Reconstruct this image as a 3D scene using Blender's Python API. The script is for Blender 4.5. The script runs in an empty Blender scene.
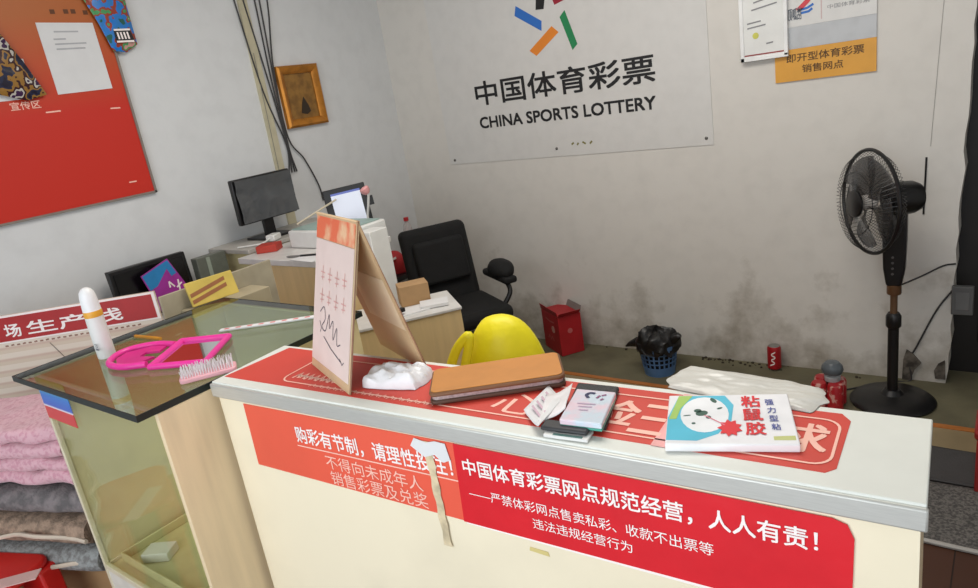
import bpy, bmesh, math, random
from mathutils import Vector, Matrix, noise
V = Vector
random.seed(7)
PI = math.pi
SC = bpy.context.scene
COL = SC.collection

# ------------------------------------------------------------------ camera, world, big lights, exposure
def make_camera():
    f, yaw, pitch, roll = 690.7, math.radians(38.74), math.radians(16.62), math.radians(9.034)
    cy, sy, cp, sp = math.cos(yaw), math.sin(yaw), math.cos(pitch), math.sin(pitch)
    F = V((-sy*cp, cy*cp, -sp)); X = V((cy, sy, 0)); D = F.cross(X)
    c, s = math.cos(roll), math.sin(roll)
    X2 = c*X + s*D; D2 = -s*X + c*D
    cam = bpy.data.cameras.new('camera'); o = bpy.data.objects.new('camera', cam); COL.objects.link(o)
    M = Matrix((X2, -D2, -F)).transposed().to_4x4(); M.translation = V((0, 0, 1.6))
    o.matrix_world = M
    cam.sensor_fit = 'HORIZONTAL'; cam.sensor_width = 36; cam.lens = f/978*36; cam.clip_start = .02
    SC.camera = o
make_camera()
w = bpy.data.worlds.new('daylight'); SC.world = w; w.use_nodes = True
w.node_tree.nodes['Background'].inputs[0].default_value = (.80, .90, 1, 1)
w.node_tree.nodes['Background'].inputs[1].default_value = 1.0
def area(name, loc, target, sx, sy, power, color):
    l = bpy.data.lights.new(name, 'AREA'); l.shape = 'RECTANGLE'; l.size = sx; l.size_y = sy
    l.energy = power; l.color = color
    o = bpy.data.objects.new(name, l); COL.objects.link(o); o.location = loc
    o.rotation_euler = (V(target)-V(loc)).to_track_quat('-Z', 'Y').to_euler()
    return o
area('shopfront_daylight', (-.6, -1.35, 1.45), (-1.0, 3, 1.0), 3.0, 2.3, 52, (.93, .97, 1))
area('tube_light', (-1.15, 1.75, 2.8), (-1.15, 1.75, 0), 1.8, 1.0, 40, (1, .95, .88))
SC.view_settings.view_transform = 'Standard'; SC.view_settings.look = 'None'
SC.view_settings.gamma = 1; SC.view_settings.use_curve_mapping = False
SC.view_settings.exposure = 0.0

# ------------------------------------------------------------------ materials
def lin(c):
    return tuple(((v/255)/12.92 if v/255 <= .04045 else ((v/255+.055)/1.055)**2.4) for v in c) + (1,)
def new_mat(name):
    m = bpy.data.materials.new(name); m.use_nodes = True
    return m, m.node_tree.nodes, m.node_tree.links, m.node_tree.nodes['Principled BSDF']
MATS = {}
def mat(name, rgb, rough=.6, metal=0, var=.08, scale=14, bump=0, bscale=60, trans=0, alpha=1, sheen=0, rgb2=None, lo=.4, hi=.6, stretch=None):
    if name in MATS: return MATS[name]
    m, N, L, B = new_mat(name)
    B.inputs['Roughness'].default_value = rough; B.inputs['Metallic'].default_value = metal
    if trans: B.inputs['Transmission Weight'].default_value = trans
    if alpha < 1: B.inputs['Alpha'].default_value = alpha
    if sheen: B.inputs['Sheen Weight'].default_value = sheen
    tc = N.new('ShaderNodeTexCoord'); mp = N.new('ShaderNodeMapping'); L.new(tc.outputs['Object'], mp.inputs[0])
    if stretch: mp.inputs['Scale'].default_value = stretch
    nz = N.new('ShaderNodeTexNoise'); nz.inputs['Scale'].default_value = scale; nz.inputs['Detail'].default_value = 5
    L.new(mp.outputs[0], nz.inputs['Vector'])
    rp = N.new('ShaderNodeValToRGB'); L.new(nz.outputs[0], rp.inputs[0])
    c = lin(rgb); c2 = lin(rgb2) if rgb2 else tuple(v*(1-var*1.6) for v in c[:3])+(1,)
    rp.color_ramp.elements[0].position = lo-.1 if not rgb2 else lo; rp.color_ramp.elements[0].color = c2
    rp.color_ramp.elements[1].position = hi; rp.color_ramp.elements[1].color = c
    L.new(rp.outputs[0], B.inputs['Base Color'])
    if bump:
        n2 = N.new('ShaderNodeTexNoise'); n2.inputs['Scale'].default_value = bscale; n2.inputs['Detail'].default_value = 3
        L.new(mp.outputs[0], n2.inputs['Vector'])
        b = N.new('ShaderNodeBump'); b.inputs['Strength'].default_value = bump; b.inputs['Distance'].default_value = .01
        L.new(n2.outputs[0], b.inputs['Height']); L.new(b.outputs[0], B.inputs['Normal'])
    MATS[name] = m
    return m
def glass_mat(name, tint, ior=1.5, boost=1.6, rough=.02):
    m, N, L, B = new_mat(name); N.remove(B)
    fr = N.new('ShaderNodeFresnel'); fr.inputs[0].default_value = ior
    mu = N.new('ShaderNodeMath'); mu.operation = 'MULTIPLY'; mu.inputs[1].default_value = boost; mu.use_clamp = True
    L.new(fr.outputs[0], mu.inputs[0])
    ge = N.new('ShaderNodeNewGeometry'); ix = N.new('ShaderNodeMapRange'); ix.inputs[3].default_value = ior; ix.inputs[4].default_value = 1/ior
    L.new(ge.outputs['Backfacing'], ix.inputs[0]); L.new(ix.outputs[0], fr.inputs[0])
    t = N.new('ShaderNodeBsdfTransparent'); t.inputs[0].default_value = lin(tint)
    g = N.new('ShaderNodeBsdfGlossy'); g.inputs['Roughness'].default_value = rough
    x = N.new('ShaderNodeMixShader'); L.new(mu.outputs[0], x.inputs[0]); L.new(t.outputs[0], x.inputs[1]); L.new(g.outputs[0], x.inputs[2])
    L.new(x.outputs[0], N['Material Output'].inputs[0])
    MATS[name] = m
    return m
def wall_mat(name, rgb, dirt, dirty_h, amount):
    m, N, L, B = new_mat(name); B.inputs['Roughness'].default_value = .85
    tc = N.new('ShaderNodeTexCoord'); sep = N.new('ShaderNodeSeparateXYZ'); L.new(tc.outputs['Object'], sep.inputs[0])
    n1 = N.new('ShaderNodeTexNoise'); n1.inputs['Scale'].default_value = 3.2; n1.inputs['Detail'].default_value = 8; n1.inputs['Roughness'].default_value = .62
    n2 = N.new('ShaderNodeTexNoise'); n2.inputs['Scale'].default_value = 11; n2.inputs['Detail'].default_value = 6
    for n in (n1, n2): L.new(tc.outputs['Object'], n.inputs['Vector'])
    hr = N.new('ShaderNodeMapRange'); hr.inputs[1].default_value = dirty_h; hr.inputs[2].default_value = 0
    hr.inputs[3].default_value = -.10; hr.inputs[4].default_value = .24
    L.new(sep.outputs['Z'], hr.inputs[0])
    a = N.new('ShaderNodeMath'); a.operation = 'ADD'; L.new(n1.outputs[0], a.inputs[0]); L.new(hr.outputs[0], a.inputs[1])
    r = N.new('ShaderNodeMapRange'); r.inputs[1].default_value = .60; r.inputs[2].default_value = .84; r.inputs[4].default_value = amount
    L.new(a.outputs[0], r.inputs[0])
    base = N.new('ShaderNodeMixRGB'); base.inputs[1].default_value = lin(rgb); base.inputs[2].default_value = tuple(v*.94 for v in lin(rgb)[:3])+(1,)
    r2 = N.new('ShaderNodeMapRange'); r2.inputs[1].default_value = .45; r2.inputs[2].default_value = .75; L.new(n2.outputs[0], r2.inputs[0])
    L.new(r2.outputs[0], base.inputs[0])
    mx = N.new('ShaderNodeMixRGB'); mx.inputs[2].default_value = lin(dirt); L.new(r.outputs[0], mx.inputs[0]); L.new(base.outputs[0], mx.inputs[1])
    L.new(mx.outputs[0], B.inputs['Base Color'])
    b = N.new('ShaderNodeBump'); b.inputs['Strength'].default_value = .12; b.inputs['Distance'].default_value = .02
    L.new(n2.outputs[0], b.inputs['Height']); L.new(b.outputs[0], B.inputs['Normal'])
    return m
def plank_mat(name, c1, c2, scale):
    m, N, L, B = new_mat(name); B.inputs['Roughness'].default_value = .45
    tc = N.new('ShaderNodeTexCoord'); br = N.new('ShaderNodeTexBrick'); L.new(tc.outputs['Object'], br.inputs[0])
    mp = N.new('ShaderNodeMapping'); mp.inputs['Rotation'].default_value = (0, 0, PI/2); L.new(tc.outputs['Object'], mp.inputs[0]); L.new(mp.outputs[0], br.inputs[0])
    br.inputs['Color1'].default_value = lin(c1); br.inputs['Color2'].default_value = lin(c2); br.inputs['Mortar'].default_value = lin((25, 15, 10))
    br.inputs['Scale'].default_value = scale; br.inputs['Mortar Size'].default_value = .008; br.inputs['Brick Width'].default_value = 3.0; br.inputs['Row Height'].default_value = .35
    L.new(br.outputs[0], B.inputs['Base Color']); return m
def stripes_mat(name, stops, freq, axis='Z', rough=.7):
    m, N, L, B = new_mat(name); B.inputs['Roughness'].default_value = rough
    tc = N.new('ShaderNodeTexCoord'); sep = N.new('ShaderNodeSeparateXYZ'); L.new(tc.outputs['Object'], sep.inputs[0])
    mu = N.new('ShaderNodeMath'); mu.operation = 'MULTIPLY'; mu.inputs[1].default_value = freq; L.new(sep.outputs[axis], mu.inputs[0])
    fr = N.new('ShaderNodeMath'); fr.operation = 'FRACT'; L.new(mu.outputs[0], fr.inputs[0])
    rp = N.new('ShaderNodeValToRGB'); L.new(fr.outputs[0], rp.inputs[0])
    e = rp.color_ramp.elements
    while len(e) < len(stops): e.new(.5)
    for i, (p, c) in enumerate(stops): e[i].position = p; e[i].color = lin(c)
    L.new(rp.outputs[0], B.inputs['Base Color']); MATS[name] = m
    return m

WHITE = mat('white_plastic', (226, 226, 222), .4, var=.04)
PAPER = mat('white_paper', (222, 222, 222), .7, var=.03)
BLACK = mat('black_plastic', (18, 18, 20), .4, var=.1)
DARK = mat('black_fabric', (16, 16, 17), .85, var=.2, bump=.3, bscale=200)
RED = mat('red_vinyl', (208, 66, 52), .5, var=.05, scale=6)
RED2 = mat('bright_red_vinyl', (219, 38, 48), .32, var=.06, scale=9, bump=.12, bscale=25)
ORED = mat('orange_red_vinyl', (232, 92, 68), .5, var=.05, scale=6)
INKW = mat('white_ink', (250, 240, 236), .6, var=.02)
INKP = mat('pale_pink_ink', (250, 196, 178), .6, var=.03)
INKK = mat('black_ink', (22, 22, 24), .6, var=.03)
WOOD = mat('pale_maple_laminate', (234, 212, 174), .5, var=.08, scale=5, stretch=(6, 6, .6))
WOODF = mat('cream_laminate', (240, 228, 200), .5, var=.06, scale=4, stretch=(1, 1, 1))
ALU = mat('brushed_aluminium', (206, 206, 200), .42, metal=.5, var=.05, scale=30, stretch=(1, 1, 20))
TOPW = mat('white_counter_laminate', (226, 228, 220), .4, var=.03)
CARD = mat('brown_cardboard', (178, 142, 100), .8, var=.08)

# ------------------------------------------------------------------ mesh helpers
class MB:
    def __init__(s): s.v = []; s.f = []; s.m = []
    def add(s, vs, fs, mi=0):
        o = len(s.v); s.v += [V(p) for p in vs]; s.f += [tuple(i+o for i in f) for f in fs]; s.m += [mi]*len(fs); return s
    def ob(s, o, ex, ey, ez, mi=0):
        """oriented box: corner o and its three edge vectors"""
        o, ex, ey, ez = V(o), V(ex), V(ey), V(ez)
        if ex.cross(ey).dot(ez) < 0: ex, ey = ey, ex
        p = [o, o+ex, o+ex+ey, o+ey]; p += [q+ez for q in p]
        return s.add(p, [(3, 2, 1, 0), (4, 5, 6, 7), (0, 1, 5, 4), (1, 2, 6, 5), (2, 3, 7, 6), (3, 0, 4, 7)], mi)
    def box(s, x0, y0, z0, x1, y1, z1, mi=0):
        return s.ob((x0, y0, z0), (x1-x0, 0, 0), (0, y1-y0, 0), (0, 0, z1-z0), mi)
    def rbox(s, c, sx, sy, z0, z1, a, mi=0):
        """box rotated by a about z, centre c (x, y)"""
        e = V((math.cos(a), math.sin(a), 0)); n = V((-e.y, e.x, 0)); o = V((c[0], c[1], z0))-e*sx/2-n*sy/2
        return s.ob(o, e*sx, n*sy, (0, 0, z1-z0), mi)
    def tube(s, pts, r, n=8, mi=0, cap=True, closed=False):
        pts = [V(p) for p in pts]; k = len(pts); rs = r if isinstance(r, (list, tuple)) else [r]*k
        T = []
        for i in range(k):
            a = pts[(i-1) % k] if closed else pts[max(i-1, 0)]; b = pts[(i+1) % k] if closed else pts[min(i+1, k-1)]
            T.append((b-a).normalized())
        u = T[0].orthogonal().normalized(); vs = []
        for i in range(k):
            u = (u - T[i]*u.dot(T[i])).normalized(); w_ = T[i].cross(u)
            for j in range(n):
                a = 2*PI*j/n; vs.append(pts[i]+(u*math.cos(a)+w_*math.sin(a))*rs[i])
        fs = []
        for i in range(k if closed else k-1):
            for j in range(n):
                a, b = i*n+j, i*n+(j+1) % n; i2 = (i+1) % k
                fs.append((a, b, i2*n+(j+1) % n, i2*n+j))
        if cap and not closed: fs += [tuple(range(n-1, -1, -1)), tuple((k-1)*n+j for j in range(n))]
        return s.add(vs, fs, mi)
    def lathe(s, prof, base, axis=(0, 0, 1), n=24, mi=0):
        """prof: (radius, height) from the bottom up"""
        ax = V(axis).normalized(); u = ax.orthogonal().normalized(); w_ = ax.cross(u); base = V(base); vs = []
        for r, h in prof:
            for j in range(n):
                a = 2*PI*j/n; vs.append(base+ax*h+(u*math.cos(a)+w_*math.sin(a))*max(r, 1e-5))
        fs = []
        for i in range(len(prof)-1):
            for j in range(n):
                a, b = i*n+j, i*n+(j+1) % n; fs.append((a, b, b+n, a+n))
        fs += [tuple(range(n-1, -1, -1)), tuple((len(prof)-1)*n+j for j in range(n))]
        return s.add(vs, fs, mi)
    def prism(s, poly, o, u, v, t, mi=0):
        """polygon in the u, v frame at o, thickened by t along u x v"""
        o, u, v = V(o), V(u).normalized(), V(v).normalized(); nn = u.cross(v)*t
        a = sum(poly[i][0]*poly[(i+1) % len(poly)][1]-poly[(i+1) % len(poly)][0]*poly[i][1] for i in range(len(poly)))
        if (a < 0) != (t < 0): poly = poly[::-1]
        k = len(poly); p = [o+u*x+v*y for x, y in poly]; p += [q+nn for q in p]
        fs = [tuple(range(k-1, -1, -1)), tuple(range(k, 2*k))]+[(i, (i+1) % k, (i+1) % k+k, i+k) for i in range(k)]
        return s.add(p, fs, mi)
    def grid(s, fn, nu, nv, mi=0, closed_u=False):
        vs = [fn(i/nu, j/nv) for i in range(nu if closed_u else nu+1) for j in range(nv+1)]
        m = nu if closed_u else nu+1; fs = []
        for i in range(nu):
            for j in range(nv):
                i2 = (i+1) % m if closed_u else i+1
                fs.append((i*(nv+1)+j, i2*(nv+1)+j, i2*(nv+1)+j+1, i*(nv+1)+j+1))
        return s.add(vs, fs, mi)
    def build(s, name, m, parent=None, loc=None, bevel=0, seg=2, smooth=False, angle=40, solid=0, subd=0):
        root = parent
        while root is not None and root.parent is not None: root = root.parent
        base = V(root.location) if root is not None else V(loc if loc is not None else s.base())
        me = bpy.data.meshes.new(name); me.from_pydata([p-base for p in s.v], [], s.f)
        for x in (m if isinstance(m, (list, tuple)) else [m]): me.materials.append(x)
        for i, p in enumerate(me.polygons): p.material_index = s.m[i]
        bm = bmesh.new(); bm.from_mesh(me); bmesh.ops.recalc_face_normals(bm, faces=bm.faces); bm.to_mesh(me); bm.free()
        o = bpy.data.objects.new(name, me); COL.objects.link(o)
        if root is not None: o.parent = parent
        else: o.location = base
        if smooth or bevel:
            me.polygons.foreach_set('use_smooth', [True]*len(me.polygons))
            if not subd: me.set_sharp_from_angle(angle=math.radians(angle))
        if solid:
            q = o.modifiers.new('thickness', 'SOLIDIFY'); q.thickness = solid; q.offset = 0
        if bevel:
            q = o.modifiers.new('bevel', 'BEVEL'); q.width = bevel; q.segments = seg; q.limit_method = 'ANGLE'; q.angle_limit = math.radians(35)
        if subd:
            q = o.modifiers.new('subd', 'SUBSURF'); q.levels = subd; q.render_levels = subd
        return o
    def base(s):
        xs = [p.x for p in s.v]; ys = [p.y for p in s.v]; zs = [p.z for p in s.v]
        return ((min(xs)+max(xs))/2, (min(ys)+max(ys))/2, min(zs))
def tag(o, label, cat, group=None):
    o['label'] = label; o['category'] = cat
    if group: o['group'] = group
    return o
def thing(name, loc, label, cat, group=None):
    o = bpy.data.objects.new(name, None); o.empty_display_size = .05; COL.objects.link(o); o.location = loc
    return tag(o, label, cat, group)
def struct(name, mb, m, **k):
    o = mb.build(name, m, loc=(0, 0, 0), **k); o['kind'] = 'structure'; return o
def rrect(w_, h_, r, n=5):
    out = []
    for cx, cy, a0 in ((w_-r, r, -PI/2), (w_-r, h_-r, 0), (r, h_-r, PI/2), (r, r, PI)):
        for i in range(n+1):
            a = a0+PI/2*i/n; out.append((cx+r*math.cos(a), cy+r*math.sin(a)))
    return out
def text(name, s, o, u, v, w_, h_, m, parent, bold=0, off=.0008, fill=1):
    """lettering as a flat mesh fitted to a w x h box with its lower left corner at o"""
    cu = bpy.data.curves.new('lettering', 'FONT'); cu.body = s; cu.size = 1; cu.resolution_u = 3
    to = bpy.data.objects.new('lettering', cu); COL.objects.link(to)
    bpy.context.view_layer.update()
    me = bpy.data.meshes.new_from_object(to.evaluated_get(bpy.context.evaluated_depsgraph_get()))
    bpy.data.objects.remove(to); bpy.data.curves.remove(cu)
    vs = [p.co.copy() for p in me.vertices]; fs = [tuple(p.vertices) for p in me.polygons]
    bpy.data.meshes.remove(me)
    x0, x1 = min(p.x for p in vs), max(p.x for p in vs); y0, y1 = min(p.y for p in vs), max(p.y for p in vs)
    o, u, v = V(o), V(u).normalized(), V(v).normalized(); nn = u.cross(v)
    b = MB(); d = bold*h_
    for k, (dx, dy) in enumerate(((0, 0), (d, d), (-d, d), (d, -d), (-d, -d)) if bold else ((0, 0),)):
        b.add([o+u*((p.x-x0)/(x1-x0)*w_+dx)+v*((p.y-y0)/(y1-y0)*h_+dy)+nn*(off+.00012*k) for p in vs], fs)
    return b.build(name, m, parent)
def strokes(name, lines, o, u, v, r, m, parent, off=.0008):
    """pen strokes: flat ribbons through 2-D points in the u, v frame"""
    o, u, v = V(o), V(u).normalized(), V(v).normalized(); nn = u.cross(v)*off; b = MB()
    for ln in lines:
        P = [V((x, y)) for x, y in ln]; L_ = []
        for i, p in enumerate(P):
            t = (P[min(i+1, len(P)-1)]-P[max(i-1, 0)]).normalized(); q = V((-t.y, t.x))*r; L_.append((p+q, p-q))
        vs = []; fs = []
        for a, c in L_: vs += [o+u*a.x+v*a.y+nn, o+u*c.x+v*c.y+nn]
        for i in range(len(P)-1): fs.append((2*i, 2*i+1, 2*i+3, 2*i+2))
        b.add(vs, fs)
    return b.build(name, m, parent)
def wob(p, s, a, seed=0):
    q = V(p)*s+V((seed*3.1, seed*1.7, seed*.9)); return V((noise.noise(q), noise.noise(q+V((9, 4, 2))), noise.noise(q+V((3, 8, 5)))))*a
def spline(pts, n=8):
    P = [V(p) for p in pts]; P = [P[0]*2-P[1]]+P+[P[-1]*2-P[-2]]; out = []
    for i in range(1, len(P)-2):
        a, b, c, d = P[i-1:i+3]
        for k in range(n):
            t = k/n; out.append(.5*((2*b)+(c-a)*t+(2*a-5*b+4*c-d)*t*t+(3*b-a-3*c+d)*t**3))
    return out+[P[-2]]
XA, YA, ZA = V((1, 0, 0)), V((0, 1, 0)), V((0, 0, 1))

# ------------------------------------------------------------------ the room
LX, BY, CH = -3.29, 3.44, 2.9
WB = wall_mat('grubby_white_plaster', (214, 210, 203), (126, 114, 96), .8, .75)
WL = wall_mat('white_plaster', (216, 217, 217), (170, 166, 158), .5, .4)
DOORM = mat('dark_stained_wood', (26, 21, 20), .55, var=.2)
struct('wall_left', MB().box(LX-.15, -1.5, 0, LX, BY+.15, CH), WL)
# back wall with a ragged plaster edge at the doorway
b = MB(); poly = [(LX, 0), (-.205, 0)]
z = 0
while z < 2.2:
    z += .07; poly.append((-.196+.034*min(z, 1.9)/1.4+random.uniform(-.008, .008)*(1 if z < 1.2 else .4), z))
poly += [(-.15, CH), (LX, CH)]
b.prism(poly, (0, BY, 0), XA, ZA, -.15)
struct('wall_back', b, WB)
struct('wall_back.001', MB().box(-.16, BY, 2.15, 1.6, BY+.15, CH), WB)
struct('wall_back.002', MB().box(.85, BY, 0, 1.6, BY+.15, 2.15), WB)
struct('wall_right', MB().box(1.6, -1.5, 0, 1.75, BY+.15, CH), WL)
b = MB(); b.box(LX, -1.6, 2.6, 1.6, -1.5, CH); b.box(LX, -1.6, 0, -2.6, -1.5, 2.6); b.box(1.2, -1.6, 0, 1.6, -1.5, 2.6)
struct('wall_front', b, WL)
struct('ceiling', MB().box(LX-.15, -1.6, CH, 1.75, BY+.15, CH+.1), mat('ceiling_paint', (200, 200, 198), .9))
d = struct('door_1', MB().box(-.21, BY+.152, 0, .9, BY+.20, 2.2), DOORM)
b = MB().box(-.10, BY+.14, .15, .75, BY+.152, .95).box(-.10, BY+.14, 1.1, .75, BY+.152, 2.05)
o = b.build('door_panel', DOORM, d, bevel=.006)
CEM = mat('olive_grey_cement', (108, 103, 80), .7, var=.2, scale=5, bump=.2, bscale=30)
struct('floor', MB().box(LX, 3.035, -.06, 1.6, BY+.2, 0), CEM)
struct('floor.001', MB().box(LX, -1.6, -.06, 1.6, 2.84, 0), plank_mat('dark_brown_planks', (84, 50, 34), (66, 40, 28), 4))
struct('floor.002', MB().box(LX, 2.84, -.06, 1.6, 3.005, 0), mat('beige_floor_tile', (150, 132, 100), .5, var=.12, scale=6))
struct('trim_1', MB().box(LX, 3.005, -.06, 1.6, 3.035, .004), mat('orange_brown_wood', (182, 112, 54), .5, var=.15, stretch=(1, 10, 10)))
# crack line in the plaster near the doorway
b = MB(); b.tube([(-.262, BY-.002, 1.66), (-.278, BY-.002, 1.35), (-.292, BY-.002, 1.08)], .0009, 5)
struct('trim_2', b, mat('crack_grey', (160, 156, 150), .9))
b = MB(); b.tube([(-.305, BY-.003, 1.035), (-.31, BY-.003, .79)], .004, 6)
tag(b.build('wall_rod', BLACK), 'short thin dark rod fixed upright on the wall right of the fan head', 'rod')
# pale cable trunk down the left wall
b = MB(); b.ob((LX, 2.395, .95), (.012, 0, 0), (0, .055, 0), (0, .02, 1.95))
struct('trim_3', b, mat('cream_trunking', (196, 188, 160), .6))
# hanging cables
CB = mat('dark_cable_rubber', (52, 50, 50), .6)
cabs = [([(2.36, 2.5), (2.385, 2.2), (2.43, 1.75), (2.50, 1.45), (2.47, 1.28)], 'bowing out to the left before the others'),
        ([(2.42, 2.5), (2.44, 2.2), (2.475, 1.85), (2.505, 1.45), (2.495, 1.3)], 'second from the left'),
        ([(2.51, 2.5), (2.51, 2.2), (2.50, 1.8), (2.51, 1.48), (2.515, 1.3)], 'running nearly straight in the middle'),
        ([(2.55, 2.5), (2.54, 2.2), (2.518, 1.8), (2.512, 1.45), (2.53, 1.3)], 'second from the right'),
        ([(2.60, 2.5), (2.59, 2.2), (2.532, 1.87), (2.522, 1.5), (2.60, 1.36), (2.66, 1.2), (2.67, 1.1)], 'swinging right past the small monitor')]
for pts, why in cabs:
    bb = MB(); bb.tube(spline([(LX+.014, y, zz) for y, zz in pts]), .0042, 6)
    tag(bb.build('hanging_cable', CB), 'thin dark cable hanging down the wall, '+why, 'cable', 'cables hanging beside the pale trunk')
bb = MB(); bb.tube([(LX+.0155, 2.425, 1.95), (LX+.0145, 2.418, 1.6), (LX+.0140, 2.412, 1.33)], .0016, 6)
tag(bb.build('hanging_cable', mat('grey_wire', (130, 128, 122), .6)), 'single faint cable on the pale trunk, left of the main strands', 'cable', 'cables hanging beside the pale trunk')

# ------------------------------------------------------------------ back wall: big sign, notices
SY = BY-.004
sg = thing('wall_sign', (-2.05, BY, 1.155), 'large white sports lottery sign with black lettering on the back wall', 'sign')
SIGNW = mat('sign_white_acrylic', (212, 210, 206), .35, var=.03)
MB().box(-2.9, SY, 1.155, -1.2, BY-.0005, 2.75).build('board', SIGNW, sg)
text('lettering', '中国体育彩票', (-2.617, SY, 1.492), XA, ZA, 1.14, .136, INKK, sg, bold=.018)
text('lettering', 'CHINA SPORTS LOTTERY', (-2.615, SY, 1.358), XA, ZA, 1.13, .064, INKK, sg, bold=.035)
LOGO = [('blue', (43, 108, 190), [(-2.252, 1.991), (-2.267, 1.942), (-2.106, 1.837), (-2.098, 1.887)]),
        ('orange', (226, 132, 40), [(-2.04, 1.851), (-2.001, 1.814), (-2.157, 1.714), (-2.198, 1.747)]),
        ('green', (28, 130, 78), [(-1.95, 1.916), (-1.984, 1.887), (-1.928, 1.711), (-1.895, 1.737)]),
        ('black', (20, 22, 22), [(-2.127, 1.948), (-2.076, 1.944), (-2.03, 2.12), (-2.09, 2.15)]),
        ('crimson', (150, 24, 44), [(-2.026, 2.01), (-2.007, 1.952), (-1.86, 1.985), (-1.83, 2.03), (-1.86, 2.05)])]
for nm, c, poly in LOGO:
    MB().prism([(x, zz) for x, zz in poly], (0, SY, 0), XA, ZA, .001).build('logo_bar', mat('logo_'+nm, c, .5, var=.03), sg)['label'] = nm+' slanted logo bar'
strokes('tape_marks', [[(-2.0, 1.215), (-1.985, 1.225)], [(-1.965, 1.21), (-1.955, 1.222)], [(-1.93, 1.225), (-1.91, 1.213)], [(-1.885, 1.212), (-1.87, 1.225)]], (0, SY, 0), XA, ZA, .005, mat('old_glue', (130, 124, 70), .8), sg)
for x, zz in ((-2.86, 1.18), (-1.235, 1.19), (-2.1, 1.2)):
    MB().lathe([(.008, 0), (.008, .003), (.004, .005)], (x, SY, zz), (0, -1, 0), 10).build('screw', mat('dull_steel', (110, 108, 104), .4, metal=.7), sg)

ct = thing('framed_certificate', (-.94, BY, 1.53), 'white framed certificate overlapping the orange notice on back wall', 'certificate')
b = MB(); b.box(-1.04, BY-.026, 1.53, -.845, BY-.012, 2.1); b.build('backing', WHITE, ct)
b = MB().box(-1.045, BY-.03, 1.522, -1.027, BY-.01, 2.1).box(-.855, BY-.03, 1.528, -.838, BY-.01, 2.1).box(-1.045, BY-.03, 1.522, -.838, BY-.01, 1.54)
b.build('frame', mat('white_frame', (238, 238, 236), .35), ct, bevel=.002)
MB().box(-1.027, BY-.0265, 1.545, -.855, BY-.0262, 1.551).build('ribbon_line', mat('certificate_red', (150, 60, 60), .6), ct)
GINK = mat('grey_ink', (140, 140, 142), .7)
strokes('print', [[(-.98, 1.77), (-.89, 1.785)], [(-.99, 1.74), (-.88, 1.755)], [(-1.01, 1.685), (-.95, 1.69)], [(-1.01, 1.665), (-.93, 1.672)], [(-.93, 1.59), (-.90, 1.593)]], (0, BY-.0265, 0), XA, ZA, .003, GINK, ct)
MB().lathe([(.014, 0), (.014, .0006)], (-.975, BY-.0262, 1.63), (0, -1, 0), 14).build('seal', mat('yellow_seal', (206, 204, 96), .6), ct)

nt = thing('notice_board', (-.70, BY, 1.411), 'orange and white scratch ticket notice right of the white certificate', 'notice')
b = MB().box(-.90, BY-.008, 1.411, -.494, BY-.001, 1.548); b.build('orange_band', mat('notice_orange', (220, 158, 56), .5, var=.05), nt)
b = MB().box(-.90, BY-.008, 1.5485, -.494, BY-.001, 1.64); b.build('grey_band', mat('notice_silver', (186, 188, 190), .4), nt)
b = MB().box(-.90, BY-.008, 1.6405, -.494, BY-.001, 1.95); b.build('upper_panel', SIGNW, nt)
INKB = mat('brown_ink', (92, 62, 22), .6)
text('lettering', '即开型体育彩票', (-.85, BY-.008, 1.492), XA, ZA, .31, .036, INKB, nt, bold=.012)
text('lettering', '销售网点', (-.785, BY-.008, 1.443), XA, ZA, .165, .034, INKB, nt, bold=.012)
text('lettering', '中国体育彩票', (-.68, BY-.008, 1.69), XA, ZA, .16, .018, GINK, nt)
MB().box(-.706, BY-.0088, 1.655, -.702, BY-.008, 1.95).build('divider', mat('pale_pink_line', (200, 172, 172), .6), nt)
strokes('star_logo', [[(-.625, 1.745), (-.60, 1.735)], [(-.612, 1.768), (-.60, 1.755)], [(-.59, 1.775), (-.585, 1.75)], [(-.575, 1.74), (-.566, 1.72)]], (0, BY-.008, 0), XA, ZA, .006, INKK, nt)
strokes('swirl_logo', [[(p.x, p.y) for p in spline([(-.74, 1.79), (-.775, 1.785), (-.77, 1.76), (-.755, 1.745), (-.775, 1.725), (-.80, 1.705)])]], (0, BY-.008, 0), XA, ZA, .010, mat('logo_red', (206, 60, 70), .5), nt)
strokes('swirl_logo', [[(-.80, 1.705), (-.76, 1.71), (-.735, 1.722)], [(-.785, 1.693), (-.755, 1.695), (-.74, 1.705)]], (0, BY-.008, 0), XA, ZA, .005, MATS['logo_blue'], nt)
text('lettering', '顶呱刮', (-.84, BY-.008, 1.668), XA, V((0, 0, 1)), .055, .05, mat('slate_ink', (90, 96, 106), .6), nt, bold=.01)

# ------------------------------------------------------------------ left wall: poster, papers, bags, gilt frame
PX = LX+.012
YM = V((0, 1, 0))
po = thing('wall_poster', (LX, 1.2, 1.362), 'big red and orange notice poster mounted high on the left wall', 'poster')
m, N, L, B = new_mat('red_to_orange_print'); B.inputs['Roughness'].default_value = .45
tc = N.new('ShaderNodeTexCoord'); sp_ = N.new('ShaderNodeSeparateXYZ'); L.new(tc.outputs['Object'], sp_.inputs[0])
rp = N.new('ShaderNodeValToRGB'); L.new(sp_.outputs['Z'], rp.inputs[0])
rp.color_ramp.elements[0].position = .40; rp.color_ramp.elements[0].color = lin((200, 42, 27)); rp.color_ramp.elements[1].position = .80; rp.color_ramp.elements[1].color = lin((176, 94, 36))
L.new(rp.outputs[0], B.inputs['Base Color'])
MB().box(LX+.001, .35, 1.365, PX, 1.69, 2.6).build('board', m, po)
b = MB().box(LX+.001, .35, 1.355, PX+.006, 1.70, 1.365).box(LX+.001, 1.69, 1.355, PX+.006, 1.70, 2.6)
b.build('edging', mat('grey_edging', (150, 140, 132), .4, metal=.4), po)
text('lettering', '宣传区', (PX, 1.205, 1.793), YM, ZA, .115, .032, INKP, po, bold=.012)
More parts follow.
